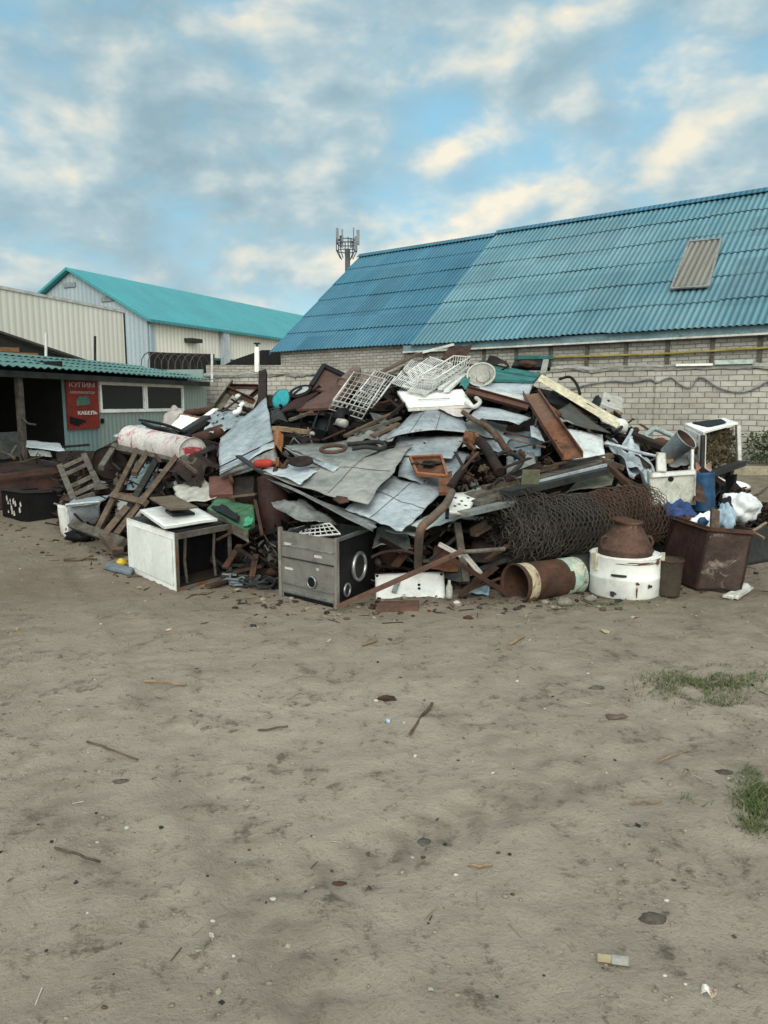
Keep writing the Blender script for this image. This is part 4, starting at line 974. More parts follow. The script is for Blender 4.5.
# galvanised tub lying
a, b_ = GG(66, 537), GG(99, 540); p0 = P(64, 520, a.y-.02); 
tb = thing('wash_trough', 'galvanised metal trough with a white end standing below the stool frame', 'trough', a)
q = [GG(69, 538), GG(101, 533), P(100, 503, a.y-.2), P(66, 506, a.y-.1)]
c = MB(); c.sheet(q, th=.012, crump=.01, sag=.05); c.sheet([q[3]+Z*.004, q[2]+Z*.004, q[2]+V((-.1, .6, .02)), q[3]+V((-.15, .6, .02))], th=.012, crump=.01); part('body', c, galv, tb)
c = MB(); c.sheet([GG(59, 534)+V((0, .05, 0)), q[0], q[3], P(57, 505, a.y+.1)], th=.02, crump=.008); part('end_panel', c, white, tb)
c = MB(); c.tube([q[3]+Z*.015, q[2]+Z*.015], .014, 6); part('rim', c, galv3, tb)
bar('wooden_stake', 'short brown stake leaning on the galvanised trough', 'stake', (73, 524, .35), (85, 501, .3), .03, .03, wood)
c = MB(); c.blob(P(80, 536, GG(80, 540).y-.1), .16, .12, .07, .4, 8); one('black_bag', 'black crumpled bag under the galvanised trough', 'bag', c, black)
# upturned wooden table frame
tf = thing('upturned_table', 'brown wooden table frame standing upended on its legs against the heap', 'table', S(110, 535, .4))
def rail(name, a, b_, w_, h_, m_=wood): c = MB(); c.beam(a, b_, w_, h_, (.2, -1, .5)); part(name, c, m_, tf)
rail('rail', S(112, 447, .75), S(197, 463, .60), .10, .07, wood_g)
rail('leg', S(139, 447, .78), S(95, 535, .62), .058, .058); rail('leg', S(148, 452, .70), S(134, 474, .75), .07, .06)
rail('leg', S(178, 455, .75), S(116, 535, .55), .06, .06, wood); rail('leg', S(157, 460, .55), S(113, 536, .5), .07, .07, dark)
rail('leg', S(115, 446, .8), S(101, 468, .95), .07, .06, wood_g); rail('leg', S(127, 508, .6), S(103, 537, .75), .07, .07)
rail('rail', S(72, 524, .62), S(124, 543, .48), .10, .07, wood_g)
rail('stretcher', S(112, 495, .66), S(146, 503, .5), .07, .05)
c = MB(); c.beam(S(105, 535, .7), S(118, 552, .65), .12, .06); one('wood_block', 'splintered wood block hanging at the foot of the table frame', 'wood', c, wood)
sheet('enamel_sheet', 'white panel standing behind the legs of the table frame', 'panel', [(114, 531, .12), (140, 528, .12), (146, 493, .15), (117, 493, .15)], white2, crump=.02)
sheet('painted_sheet', 'pale blue sheet showing between rails of the table frame', 'panel', [(126, 490, .2), (152, 487, .2), (162, 458, .15), (136, 460, .15)], paint('pale_blue', (.25, .34, .37), rust=.15, dirt=.5), crump=.02)
c = MB(); p = GG(122, 567); c.blob(p+Z*.05, .05, .045, .04, .25, 7); c.blob(p+V((-.05, 0, .02)), .03, .04, .02, .2, 6); one('yellow_plug', 'yellow plastic piece on the ground left of the stove', 'plastic', c, yellow)
q = [GG(104, 571), GG(131, 578), GG(134, 572), GG(109, 566)]; sheet('litter_board', 'pale blue edged board lying on the ground under the yellow piece', 'board', [p+Z*.04 for p in q], paint('grey_blue_board', (.20, .24, .28), dirt=.5), crump=.006, th=.025)
bar('flat_stick', 'thin dark stick on the ground left of the white stove', 'stick', GG(64, 563)+Z*.02, GG(97, 562)+Z*.02, .012, .02, wood, 'tube')

def drum(name, label, cat, a, b_, r, mats_, dent=.02, inner=None, end=True, rings=(.33, .66), group=None):
    d = thing(name, label, cat, V(((a.x+b_.x)/2, (a.y+b_.y)/2, min(a.z, b_.z)-r*.8)), 0, group); L_ = (b_-a).length
    prof = [(r*.97, .02), (r*1.02, 0), (r*1.02, .025), (r, .03)]
    for k in rings: prof += [(r, L_*k-.03), (r*1.035, L_*k), (r, L_*k+.03)]
    prof += [(r, L_-.03), (r*1.02, L_-.02), (r*1.02, L_), (r*.97, L_-.02)]
    c = MB(); c.lathe(prof, a, b_-a, 30, dent=dent); part('body', c, mats_, d)
    if end:
        c = MB(); c.lathe([(0, .02), (r*.5, .015+.02*dent), (r*.975, .025)], a, b_-a, 26); part('end_cap', c, inner or mats_, d)
    else:
        c = MB(); c.lathe([(r*.96, .01), (r*.95, L_*.9), (0, L_*.9)], a, b_-a, 26); part('inner_wall', c, inner or rust, d)
    c = MB(); c.lathe([(r*.975, L_-.025), (0, L_-.02)], a, b_-a, 26); part('bottom', c, mats_, d)
    return d
drum('rusty_barrel', 'dark rusty barrel lying behind the table frame', 'barrel', S(110, 463, .4), S(128, 452, -.5), .23, rust_d, inner=rust_d, dent=.2, rings=())
drum('big_barrel', 'large rust brown barrel lying below the white boiler', 'barrel', S(196, 465, .1), S(212, 452, -.7), .25, rust_d, inner=rust_d, dent=.24, rings=())
d = drum('boiler_tank', 'white boiler cylinder splashed with red paint on top of the left scrap', 'boiler', S(131, 439, .75), S(193, 453, .62), .185, pinkw, dent=.05, inner=teal, rings=())
sheet('rusty_sheet', 'crumpled dark rusty sheet hanging below the right end of the boiler', 'sheet', [(166, 470, .55), (196, 485, .6), (218, 462, .5), (186, 446, .6)], rust_d, crump=.10, n=22, m=16, edge=.05)
sheet('white_sheet', 'white sheet behind the left end of the boiler', 'sheet', [(113, 437, .2), (134, 441, .3), (148, 424, .1), (122, 429, .1)], galv3, crump=.03)
sheet('torn_sheet', 'bright white torn enamel panel above the boiler', 'panel', [(168, 428, .45), (184, 432, .55), (203, 417, .2), (180, 413.5, .2)], white, crump=.02)
sheet('bent_sheet', 'pinkish grey panel bent over beside the shop window', 'panel', [(159, 427, .3), (172, 426, .4), (183, 409, .1), (171, 406, .0)], paint('pink_grey', (.42, .36, .34), dirt=.4, rust=.15), crump=.05)
bent_pipe('black_hose', 'black hose bundle draped over the boiler', 'hose', [(143, 423, .8), (155, 428, .95), (168, 430, .95), (180, 437, .9), (190, 436, .7)], .03, black)
bent_pipe('black_hose', 'second thinner black hose above the white boiler', 'hose', [(140, 420, .6), (158, 423, .85), (172, 427, .8), (186, 433, .7)], .02, black)
bar('pipe', 'rusty pipe lying behind the torn white panel', 'pipe', (186, 413, .1), (214, 410, .1), .05, .03, rust, 'tube')
bar('dark_beam', 'dark beam under the torn white panel', 'beam', (184, 433, .55), (208, 418, .35), .12, .08, dark)
bar('log', 'thick brown pipe lying left of the big galvanised sheet', 'pipe', (194, 441, .4), (224, 430, .25), .085, .02, rust, 'tube')
sheet('light_flap', 'small pale flap of sheet below the torn white panel', 'sheet', [(202, 432, .45), (213, 433, .5), (217, 423, .3), (209, 424, .3)], galv3, crump=.02)
sheet('galvanised_sheet', 'grey ragged galvanised sheet left of the tall leaning sheet', 'sheet', [(203, 417.5, .35), (224, 432, .45), (248, 417, .25), (227, 409, .1)], galv, crump=.03, edge=.05)
# big leaning galvanised sheet with folded lower lip
q = pts((219, 472, .85), (276, 448, .75), (266, 398, .30), (220, 438, .55))
bs = thing('large_metal_sheet', 'largest leaning galvanised sheet with a folded lower lip left of centre', 'sheet', (q[0]+q[1])/2)
c = MB(); c.sheet(q, crump=.035, n=20, m=14, edge=.01); part('sheet', c, galv, bs)
c = MB(); c.sheet([q[0]+V((0, .0, -.004)), q[1]+V((0, 0, -.004)), S(279, 462, .45), S(222, 480, .5)], crump=.02); part('folded_lip', c, galv2, bs)
c = MB(); c.beam(q[0]+(q[3]-q[0])*.10+V((0, -.02, .01)), q[1]+(q[2]-q[1])*.12+V((0, -.02, .01)), .012, .012); part('seam', c, dark, bs)
bar('steel_post', 'upright rusty steel post rising above the left part of the heap', 'post', (262.5, 408, .1), (263, 372, .25), .11, .07, rust_d, 'beam', up=(0, 1, 0))
af = thing('angle_iron_rack', 'bare rusty angle iron frame left of the upright post', 'frame', S(230, 405, .2))
for a, b_, w_, m_ in (((214, 409, .1), (232, 385, .1), .10, wood_g), ((231, 385.5, .1), (260, 386, .1), .06, rust), ((230, 389, .15), (256, 401, .2), .07, rust), ((246, 400, .0), (258, 389, .0), .05, rust_d)):
    c = MB(); c.angle(S(*a), S(*b_), w_, .012, (0, -1, .4)); part('bar', c, m_, af)
bent_pipe('white_bracket', 'small white bent bracket in front of the angle iron frame', 'bracket', [(234, 413, .4), (239, 411, .42), (240, 407, .4), (243, 404, .35)], .035, white)
bar('white_strip', 'short white strip between the torn panel and the angle frame', 'strip', (205, 417, .35), (216, 409, .2), .09, .02, white)
c = MB(); c.blob(S(240, 397, .1), .08, .06, .05, .3, 7); one('white_scrap', 'round whitish scrap lump inside the angle iron frame', 'scrap', c, white2)

# between stove and oven
bx = [S(209, 495, .55), S(233, 494, .5), S(232, 475, .45), S(209, 476, .5)]
c = MB(); c.sheet(bx, th=.2, crump=.006, edge=.002); one('rusty_box', 'red brown metal box face above the green tray', 'box', c, paint('red_brown', (.14, .062, .05), dirt=.4, rust=.1))
c = MB(); c.sheet(pts((233, 495, .4), (254, 494, .4), (254, 476, .35), (233, 477, .4)), th=.15, crump=.01); one('dark_box', 'darker open box beside the red brown box face', 'box', c, rust_d)
bar('brown_strip', 'brown strip under the two metal boxes', 'strip', (230, 497, .6), (256, 494, .55), .06, .02, wood)
g0, g1, g2, g3 = S(207, 509, .7), S(247, 531, .8), S(254, 506, .45), S(218, 498, .4)
gt = thing('green_tray', 'green painted metal tray tilted open right of the white stove', 'tray', (g0+g1)/2)
c = MB(); c.sheet([g0, g1, g1-Z*.10, g0-Z*.10], th=.012, crump=.004); part('front_edge', c, wood_g, gt)
c = MB(); c.sheet([g0+Z*.005, (g0+g1)/2+Z*.005, g2+Z*.01, g3+Z*.01], th=.01, crump=.01); c.sheet([(g0+g1)/2+Z*.005, g1+Z*.005, S(255, 526, .5), g2+Z*.01], th=.01, crump=.01); part('panel', c, green, gt)
c = MB(); c.sheet(pts((243, 526, .83), (252, 523, .75), (254, 516, .7), (245, 518, .78)), th=.008); part('flap', c, paint('bright_green', (.07, .30, .18), dirt=.2), gt)
c = MB(); c.sheet(pts((211, 507, .82), (238, 522, .9), (240, 516, .75), (222, 504, .7)), th=.006); part('opening', c, black, gt)
sheet('bent_tin', 'pale crumpled tin sheet lying behind the stove door', 'sheet', [(180, 505, .55), (217, 496, .5), (205, 479, .35), (173, 486, .45)], paint('pale_tin', (.40, .39, .35), rust=.12, dirt=.4), crump=.035, edge=.04)
dq = GG(272, 577)+V((0, .42, -.02)); drum('iron_drum', 'tall dark red iron drum standing behind the grey oven', 'drum', dq, P(272, 478, dq.y+.3), .155, rust_r, inner=rust, rings=(), dent=.08)
bar('black_strip', 'long black strip slanting down over the left scrap', 'strip', (238, 456, .95), (292, 492, .75), .06, .02, dark)
gc = thing('gas_cylinder', 'small bright red gas cylinder lying beside the large grey sheets', 'cylinder', S(264, 465, .9))
a, b_ = S(254, 464, 1.2), S(273, 463, 1.15); c = MB(); ax = b_-a; ln = ax.length; c.lathe([(0, 0), (.03, .005), (.042, .03), (.046, .07), (.046, ln-.06), (.035, ln-.02), (.02, ln), (0, ln)], a, ax, 18); part('body', c, red, gc)
c = MB(); c.tube([b_, b_+V((.05, 0, .0))], .02, 8); c.beam(b_+V((.05, -.03, -.03)), b_+V((.05, -.03, .06)), .03, .03); part('valve', c, rust_o, gc)
for k, (x_, y_, r_) in enumerate(((246, 585, .16), (258, 588, .13), (238, 581, .12))):
    p = GG(x_, y_); pp = []; ph = k
    for i in range(60):
        q = i*.42+ph; pp.append(p+V((math.cos(q)*r_*(1+.25*math.sin(i*.7)), math.sin(q)*r_*.7, .025+.02*(i % 9)/3+.02*math.sin(i))))
    c = MB(); c.tube(pp, .011, 5); one('cable_coil', ['tangle of grey blue cable on the ground between stove and oven', 'dark tangle of cable nearest the grey oven', 'small cable tangle beside the stove corner'][k], 'cable', c, [paint('blue_grey_cable', (.16, .20, .23), dirt=.4), dark, wire_d][k])
for x0_, y0_, x1_, y1_, w_, lab in ((225, 568, 240, 545, .06, 'short rusty bar leaning right of the stove'), (234, 572, 262, 566, .05, 'rusty bar lying flat behind the cable tangles'), (252, 577, 256, 555, .05, 'upright rusty stub beside the grey oven'), (208, 592, 236, 582, .07, 'flat rusty strip lying under the front of the stove')):
    bar('rusty_bar', lab, 'bar', S(x0_, y0_, .35) if y0_ < 580 else GG(x0_, y0_)+Z*.03, S(x1_, y1_, .3) if y1_ < 580 else GG(x1_, y1_)+Z*.03, w_, .02, rust)

# ================= centre: the stacked roofing sheets
G1 = 'flattened metal sheets stacked in the middle of the heap'
seamM = paint('seam_grey', (.16, .16, .155), dirt=.5)
def seamed(label, q, mat_, seams=(), vs_=(), **kw):
    q = pts(*q); t = thing('metal_sheet', label, 'sheet', (q[0]+q[3])/2, 0, None)
    sd = random.random()*100; cr = kw.get('crump', .02)
    c = MB(); c.sheet(q, seed=sd, **kw); part('sheet', c, mat_, t)
    nf = ((q[1]-q[0])+(q[2]-q[3])).cross((q[3]-q[0])+(q[2]-q[1])).normalized()
    if nf.dot(V((0, 0, CAMZ))-q[0]) < 0: nf = -nf
    def at(u, v_): return (q[0]*(1-u)+q[1]*u)*(1-v_)+(q[3]*(1-u)+q[2]*u)*v_+nf*(noise.noise(V((u*2.2, v_*2.2, sd)))*cr*1.3+noise.noise(V((u*6, v_*6, sd+9)))*cr*.35+.004-kw.get('sag', 0)*4*u*(1-u))
    for k in seams:
        c = MB(); pl = [at(k, i/8*.98+.01) for i in range(9)]; c.tube(pl, .0035, 5); part('seam', c, seamM, t)
    for k in vs_:
        c = MB(); pl = [at(i/10*.98+.01, k) for i in range(11)]; c.tube(pl, .0035, 5); part('seam', c, seamM, t)
    return t
seamed('long dull lower sheet with a rolled edge above the grey oven', [(266, 477, .92), (300, 492, .8), (378, 521, 1.0), (372, 530, 1.15)], galv2, crump=.015, edge=.02)
seamed('twisted grey sheet hanging just over the oven', [(271, 502, .75), (303, 500, .6), (337, 522, .62), (302, 523, .85)], galv2, crump=.05, edge=.03)
seamed('bright sheet with two seams sloping down right of the oven', [(345, 509, 1.0), (402, 531, 1.2), (444, 489, .8), (392, 474, .6)], galv3, (.45,), (.5,), crump=.032, edge=.025)
seamed('broad beige grey sheet with panel seams in the middle of the heap', [(262, 473, 1.0), (368, 506, 1.22), (411, 445, .62), (303, 461, .62)], paint('galv_beige', (.34, .335, .315), (.235, .23, .22), rust=.08, dirt=.4, rough=.5, metal=.2, scale=1.6), (.36, .66), (.5,), crump=.028, edge=.02)
seamed('pale blotched sheet end at the left tip of the broad sheet', [(263, 470, 1.02), (300, 484, 1.08), (318, 470, .9), (290, 462, .8)], galv3, crump=.015, edge=.02)
seamed('folded dark grey sheet lying above the broad sheet', [(284, 446, .75), (336, 470, .98), (386, 448, .7), (350, 438, .5)], galv2, crump=.03, edge=.02)
seamed('lower fold of the dark grey sheet pointing left', [(283, 447, .74), (333, 472, .97), (339, 467, 1.0), (296, 446, .7)], galv, crump=.01, edge=.01)
seamed('blue grey sheet under the orange rusty pan', [(398, 476, .72), (448, 492, .85), (470, 452, .4), (402, 441, .4)], galv, crump=.03)
seamed('wide arched sheet with faint ribs below the white door', [(383, 440, .75), (470, 432, .62), (460, 412, .32), (417, 408, .42)], galv, (.3, .6), crump=.025, n=18, sag=-.06)
seamed('thin sheet edge curving under the perforated plate', [(404, 527, 1.0), (432, 527, 1.05), (508, 502, .8), (480, 487, .55)], paint('pale_green_tin', (.36, .42, .41), dirt=.4, rust=.1), crump=.032, edge=.025)
seamed('small grey sheet corner below the bright seamed sheet', [(385, 530, .8), (420, 537, .9), (428, 526, .6), (398, 521, .6)], galv2, crump=.03)
seamed('dark bluish sheet deep under the pale curved strip', [(478, 455, .35), (541, 455, .4), (541, 430, .2), (490, 433, .2)], paint('blue_grey_tin', (.20, .26, .30), dirt=.5, rust=.15), crump=.03)
seamed('pale triangle of sheet left of the rusty casting', [(456, 428, .5), (500, 440, .55), (508, 424, .3), (473, 418, .35)], galv2, crump=.02)
seamed('plain grey sheet in the shadow under the arched sheet', [(392, 456, .62), (452, 458, .7), (466, 436, .45), (398, 436, .4)], galv, crump=.02)
seamed('narrow pale sheet end sticking out left of the arched sheet', [(366, 436, .7), (392, 442, .75), (402, 428, .6), (380, 424, .55)], galv2, crump=.03)
seamed('bluish sheet lying under the bent brown bar', [(462, 447, .55), (502, 452, .6), (512, 436, .4), (470, 430, .4)], galv, crump=.03)
seamed('pale sheet flap behind the square green can', [(508, 478, .8), (540, 470, .75), (534, 456, .55), (506, 460, .6)], galv2, crump=.05)
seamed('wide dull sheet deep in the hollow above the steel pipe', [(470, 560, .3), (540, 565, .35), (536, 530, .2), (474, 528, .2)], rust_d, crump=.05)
seamed('grey sheet corner between the oven and the leaning white panel', [(372, 545, .6), (412, 550, .55), (408, 530, .45), (378, 527, .5)], galv2, crump=.05)
# white fridge door
fd = thing('fridge_door_slab', 'white fridge door lying flat across the top centre of the heap', 'door', S(437, 408, .6))
q = pts((408, 407.5, .75), (473, 404, .7), (462, 389, .35), (397, 391, .4)); c = MB(); c.sheet(q, th=.03, crump=.006, edge=.003); part('panel', c, white, fd)
c = MB(); c.beam(q[0]+V((0, -.006, -.025)), q[1]+V((0, -.006, -.025)), .006, .04); part('edge_strip', c, white2, fd)
c = MB(); c.tube([q[0]*.8+q[1]*.2+(q[3]-q[0])*.25+Z*.03, q[0]*.3+q[1]*.7+(q[3]-q[0])*.25+Z*.03], .008, 6); part('trim_line', c, foam, fd)
bent_pipe('shredded_strip', 'torn white strip at the right end of the fridge door', 'strip', [(466, 403, .8), (474, 407, .85), (480, 402, .75), (476, 398, .65)], .025, white2)
sheet('curved_strip', 'pale strip of curved sheet right of the fridge door', 'sheet', [(466, 419, .85), (519, 424, .8), (531, 418, .6), (480, 407, .55)], galv3, crump=.02, edge=.01, sag=-.03)
sheet('white_board', 'white flat board below the green panel at the top', 'board', [(490, 393, .45), (529, 393.5, .45), (534, 382, .2), (470, 381, .15)], galv3, crump=.008, th=.03)
sheet('white_board', 'second whitish board tucked under the top board', 'board', [(478, 391, .5), (526, 404, .6), (527, 396, .45), (480, 387, .35)], white2, crump=.01, th=.02)
sheet('pinkish_tin', 'pinkish bent tin between the fridge door and arched sheet', 'sheet', [(438, 410, .6), (464, 415, .65), (478, 406, .5), (450, 403, .45)], paint('pink_tin', (.42, .37, .36), dirt=.4, rust=.2), crump=.04)
# green panel + basin + cream beam
gp = thing('green_sheet', 'teal green metal panel on top of the heap right of centre', 'panel', S(510, 380, .3))
q = pts((493, 379, .3), (534, 381, .35), (541, 374, .1), (479, 361, -.05)); c = MB(); c.sheet(q, th=.04, crump=.01, edge=.003); part('panel', c, teal, gp)
c = MB(); c.beam(q[3]*.5+q[0]*.5+Z*.012, q[2]*.5+q[1]*.5+Z*.012, .02, .02); part('rib', c, teal, gp)
o_ = S(481, 375, .42); nrm = (V((0, 0, CAMZ))-o_).normalized()+V((-.15, 0, .75)); nrm.normalize(); bs_ = thing('wash_basin', 'round pale enamel basin lying face up beside the green panel', 'basin', o_-nrm*.1)
c = MB(); c.lathe([(0, -.06), (.09, -.06), (.135, -.03), (.165, .0), (.185, .012), (.185, .0), (.15, -.05), (.1, -.08), (0, -.08)], o_, nrm, 28, dent=.02); part('bowl', c, foam, bs_)
c = MB(); x_ = nrm.cross(Z).normalized(); y_ = nrm.cross(x_); c.tube([o_+nrm*-.04+(x_*math.cos(q)+y_*math.sin(q))*(.06+.016*q) for q in [i*.35 for i in range(14)]], .004, 5); part('spiral', c, wood_g, bs_)
c = MB(); c.tube(circle(o_+nrm*.012, x_, y_, .178)+[o_+nrm*.012+x_*.178], .012, 6, False); part('rim', c, foam, bs_)
sheet('teal_scrap', 'small dark teal scrap beside the round basin', 'scrap', [(459, 386, .4), (468, 388, .45), (470, 378, .3), (463, 377, .3)], teal, crump=.03)
# cream corrugated beam
a0, a1, b0, b1 = S(537, 380.5, .52), S(541, 375, .4), S(616, 428.5, .82), S(621, 421, .75)
cb = thing('cream_beam', 'long cream ribbed metal beam sloping down on the right', 'beam', b0)
c = MB(); q = [a1, b1, b0, a0]
def fn(u, v_): p = (q[0]*(1-u)+q[1]*u)*(1-v_)+(q[3]*(1-u)+q[2]*u)*v_; return p+V((.2, -1, .6)).normalized()*.012*math.cos(v_*6*math.pi)
c.sm = True; c.grid(fn, 10, 40); part('face', c, cream, cb)
c = MB(); c.sheet([a1+V((0, .004, .002)), b1+V((0, .004, .002)), b1+V((.03, .05, .01)), a1+V((.03, .05, .01))], th=.01, crump=.003, edge=.002); part('top_flange', c, cream, cb)
c = MB(); c.poly([b0, b1, b1+V((.03, .05, .01)), b0+V((.03, .05, .01))], (1, -.5, 0), .01); part('end_plate', c, cream, cb)
sheet('blotched_sheet', 'dark blotched steel sheet leaning below the cream beam', 'sheet', [(556, 412, .5), (573, 424, .65), (612, 434, .8), (570, 403, .5)], paint('dark_blotch', (.07, .075, .065), rust=.35, dirt=.5), crump=.02)
sheet('black_sheet', 'black sheet corner right of the orange channel', 'sheet', [(543, 402, .4), (556, 404, .5), (578, 405, .5), (553, 390, .3)], black, crump=.02)
sheet('grey_wedge', 'small grey green wedge under the dark blotched sheet', 'sheet', [(556, 421, .5), (574, 424, .6), (570, 411, .5), (562, 412, .4)], paint('grey_green', (.26, .31, .29), dirt=.4), crump=.02)
bar('rusty_rod', 'bright rusty bar between the channel and the dark sheet', 'bar', (546, 404, .45), (560, 415, .55), .06, .03, rust_o)
bent_pipe('dark_hoop', 'dark bent hoop behind the cream beam', 'hoop', [(560, 379, .0), (570, 377, .05), (577, 385, .1), (580, 394, .15)], .02, rust_d)
# channels
ch = thing('rusty_channel', 'wide rusty steel channel with an orange lower half leaning in the heap', 'channel', S(570, 458, .7))
a, b_, m_ = S(531, 395, .65), S(573, 459, 1.05), S(549, 423, .85)
c = MB(); c.channel(a, m_, .20, .07, .012, V((-.1, -.8, .7))); part('upper_length', c, paint('brown_steel', (.15, .085, .06), rust=.35, dirt=.4), ch)
c = MB(); c.channel(m_+(b_-m_)*.002, b_, .21, .07, .012, V((-.1, -.8, .7))); part('lower_length', c, rust_o, ch)
bar('brown_channel', 'brown painted steel channel under the white boards', 'channel', (466, 391, .7), (528, 408, .72), .10, .05, brown, 'channel', up=(0, -.8, .6))
bar('rusty_pipe', 'thin rusty pipe crossing in front of the pale triangle', 'pipe', (482, 421, .8), (510, 453, 1.0), .035, .03, rust, 'tube')
bent_pipe('bent_bar', 'bent brown bar below the curved strip', 'bar', [(463, 412, .9), (474, 420, .95), (490, 428, .9), (497, 440, .95)], .028, wood)
c = MB(); chunk(c, S(470, 440, .92), .11, .07, .12); one('rusty_casting', 'orange brown rusted iron casting in the middle of the heap', 'casting', c, rust_o)
bent_pipe('exhaust_pipe', 'thick dark brown exhaust pipe curving down beside the rusted casting', 'pipe', [(478, 440, .95), (486, 448, 1.02), (494, 462, 1.08), (500, 472, 1.05)], .05, rust_d)
bent_pipe('dark_hose', 'dark hose looping right of the thick exhaust pipe', 'hose', [(496, 456, .95), (505, 452, .98), (515, 455, .98), (522, 462, 1.0), (515, 470, 1.05), (510, 476, 1.05)], .022, dark)
for k, (x_, y_, r_, lab) in enumerate(((476, 458, .07, 'small rusted lump below the orange casting'), (483, 469, .06, 'pale brown crumbly lump left of the exhaust pipe foot'), (468, 478, .07, 'rusted lump just above the perforated plate'), (489, 478, .06, 'brown lump at the end of the exhaust pipe'), (474, 485, .05, 'small brown lump over the left plank end'), (520, 456, .07, 'brown lump left of the channel foot'), (548, 461, .06, 'brown lump under the orange channel'))):
    c = MB(); chunk(c, S(x_, y_, .88), r_*1.1, r_*.7, r_*.6); one('rusty_lump', lab, 'scrap', c, [can_m, wood, rust, rust_d, wood_g, rust, rust_d][k])
c = MB(); q0 = S(521, 486, 1.05); c.para(q0, V((.16, 0, 0)), V((.02, .12, 0)), V((.01, 0, .14))); one('green_can', 'small square rusty green can between the planks and the channel', 'can', c, paint('olive_can', (.11, .115, .07), rust=.45, dirt=.5))
# orange pan
q = pts((417, 475, 1.08), (447, 478, 1.1), (441, 457, .85), (410, 458.5, .85)); pn = thing('rusty_pan', 'orange rusty shallow metal pan full of dirt beside the bright sheets', 'pan', (q[0]+q[1])/2)
c = MB(); c.sheet(q, th=.012, crump=.012, edge=.02); part('base', c, rust_o, pn)
c = MB(); nf = V((0, -.6, .8))
for i in range(4): c.beam(q[i]+nf*.015, q[(i+1) % 4]+nf*.015, .022, .035, nf)
part('rim', c, paint('pan_rim', (.24, .10, .05), rust=.3, dirt=.4), pn)
c = MB(); c_ = (q[0]+q[1]+q[2]+q[3])/4
for i in range(9): c.blob(c_+V((rr.uniform(-.13, .13), rr.uniform(-.06, .06), rr.uniform(-.02, .03)))+nf*.02, .045, .03, .015, .5, 6)
part('dirt', c, rust_d, pn)
c = MB(); c.sheet(pts((439, 492, 1.2), (450, 492, 1.2), (452, 470, 1.05), (438, 472, 1.08)), th=.03, crump=.02); one('rusty_plate', 'rusty bracket plate hanging below the orange pan', 'plate', c, rust_o)
bar('dark_rod', 'short dark round rod pointing up right of the orange pan', 'rod', (450, 487, 1.15), (464, 468, 1.0), .035, .01, rust_d, 'tube')
bent_pipe('bent_pipe', 'brown bent pipe curving down from the orange pan to the white panel', 'pipe', [(452, 492, 1.25), (446, 504, 1.3), (432, 518, 1.35), (422, 527, 1.35), (419, 540, 1.1), (418, 567, .45)], .034, paint('pipe_brown', (.115, .085, .066), rust=.35, dirt=.5), k=7)
pp = thing('perforated_plate', 'pale steel plate with round holes beside the bent pipe', 'plate', S(462, 505, 1.1)); q = pts((446, 512, 1.2), (467, 515, 1.2), (479, 492, .95), (452, 492.5, 1.)); c = MB(); c.sheet(q, th=.01, crump=.004, edge=.01); part('plate', c, white2, pp)
nf = (q[1]-q[0]).cross(q[3]-q[0]).normalized(); nf = nf if nf.dot(-q[0]+V((0, 0, 1.6))) > 0 else -nf
for u, v_ in ((.3, .3), (.5, .55), (.45, .4), (.7, .7), (.75, .35), (.2, .7)):
    p = (q[0]*(1-u)+q[1]*u)*(1-v_)+(q[3]*(1-u)+q[2]*u)*v_; c = MB(); c.poly(circle(p+nf*.006, (q[1]-q[0]).normalized(), nf.cross((q[1]-q[0]).normalized()), .013, 10), nf, .004); part('hole', c, black, pp)
c = MB(); c.beam(S(447, 518, 1.25), S(447.5, 509, 1.2), .03, .02); one('black_clip', 'small black clip under the perforated plate', 'clip', c, black)
# planks to the right with bright trim
for k, (a, b_, w_, h_, m_, lab) in enumerate((((470, 497, 1.0), (608, 461, .72), .14, .05, wood_g, 'longest grey plank running right above the wire mesh'), ((505, 494, 1.15), (604, 471, .9), .12, .06, dark, 'dark lower plank resting on the wire mesh'), ((476, 503, 1.1), (530, 487, 1.0), .10, .04, wood_g, 'short weathered plank right of the perforated plate'), ((535, 470, .8), (612, 455, .6), .09, .05, wood, 'brown plank behind the longest grey plank'), ((484, 488, 1.0), (535, 478, .9), .08, .04, wood, 'narrow brown slat over the planks'), ((462, 514, 1.2), (510, 503, 1.05), .10, .04, galv2, 'thin grey channel below the perforated plate'))):
    bar('plank', lab, 'plank', a, b_, w_, h_, m_, group=None)
bar('bright_trim', 'bright metal trim strip lying along the dark plank', 'strip', (534, 483, 1.1), (606, 465, .92), .03, .03, galv3)
bar('rusty_edge', 'rusty bar bending down at the right end of the planks', 'bar', (604, 462, .85), (640, 495, .75), .06, .05, rust)
bar('wood_corner', 'brown board end right of the bright trim', 'board', (596, 458, .7), (624, 468, .75), .10, .05, wood)
sheet('olive_sheet', 'olive grey panel under the right end of the planks', 'panel', [(566, 492, .7), (612, 486, .75), (616, 470, .5), (584, 473, .5)], paint('olive_grey', (.13, .13, .10), dirt=.5, rust=.2), crump=.02)
sheet('enamel_sheet', 'white rusted panel standing right of the orange channel', 'panel', [(562, 459, .75), (581, 458, .72), (579, 430, .5), (552, 428, .5)], paint('milky_panel', (.56, .60, .62), rust=.15, dirt=.4), crump=.015)
sheet('enamel_sheet', 'second white panel beside it under the cream beam', 'panel', [(579, 458, .7), (605, 458, .7), (603, 434, .5), (577, 430, .48)], paint('milky_panel2', (.58, .61, .62), rust=.12, dirt=.4), crump=.015)
sheet('enamel_sheet', 'narrow pale panel edge left of the orange channel foot', 'panel', [(531, 436, .6), (545, 442, .7), (538, 428, .55), (530, 425, .5)], galv3, crump=.01)

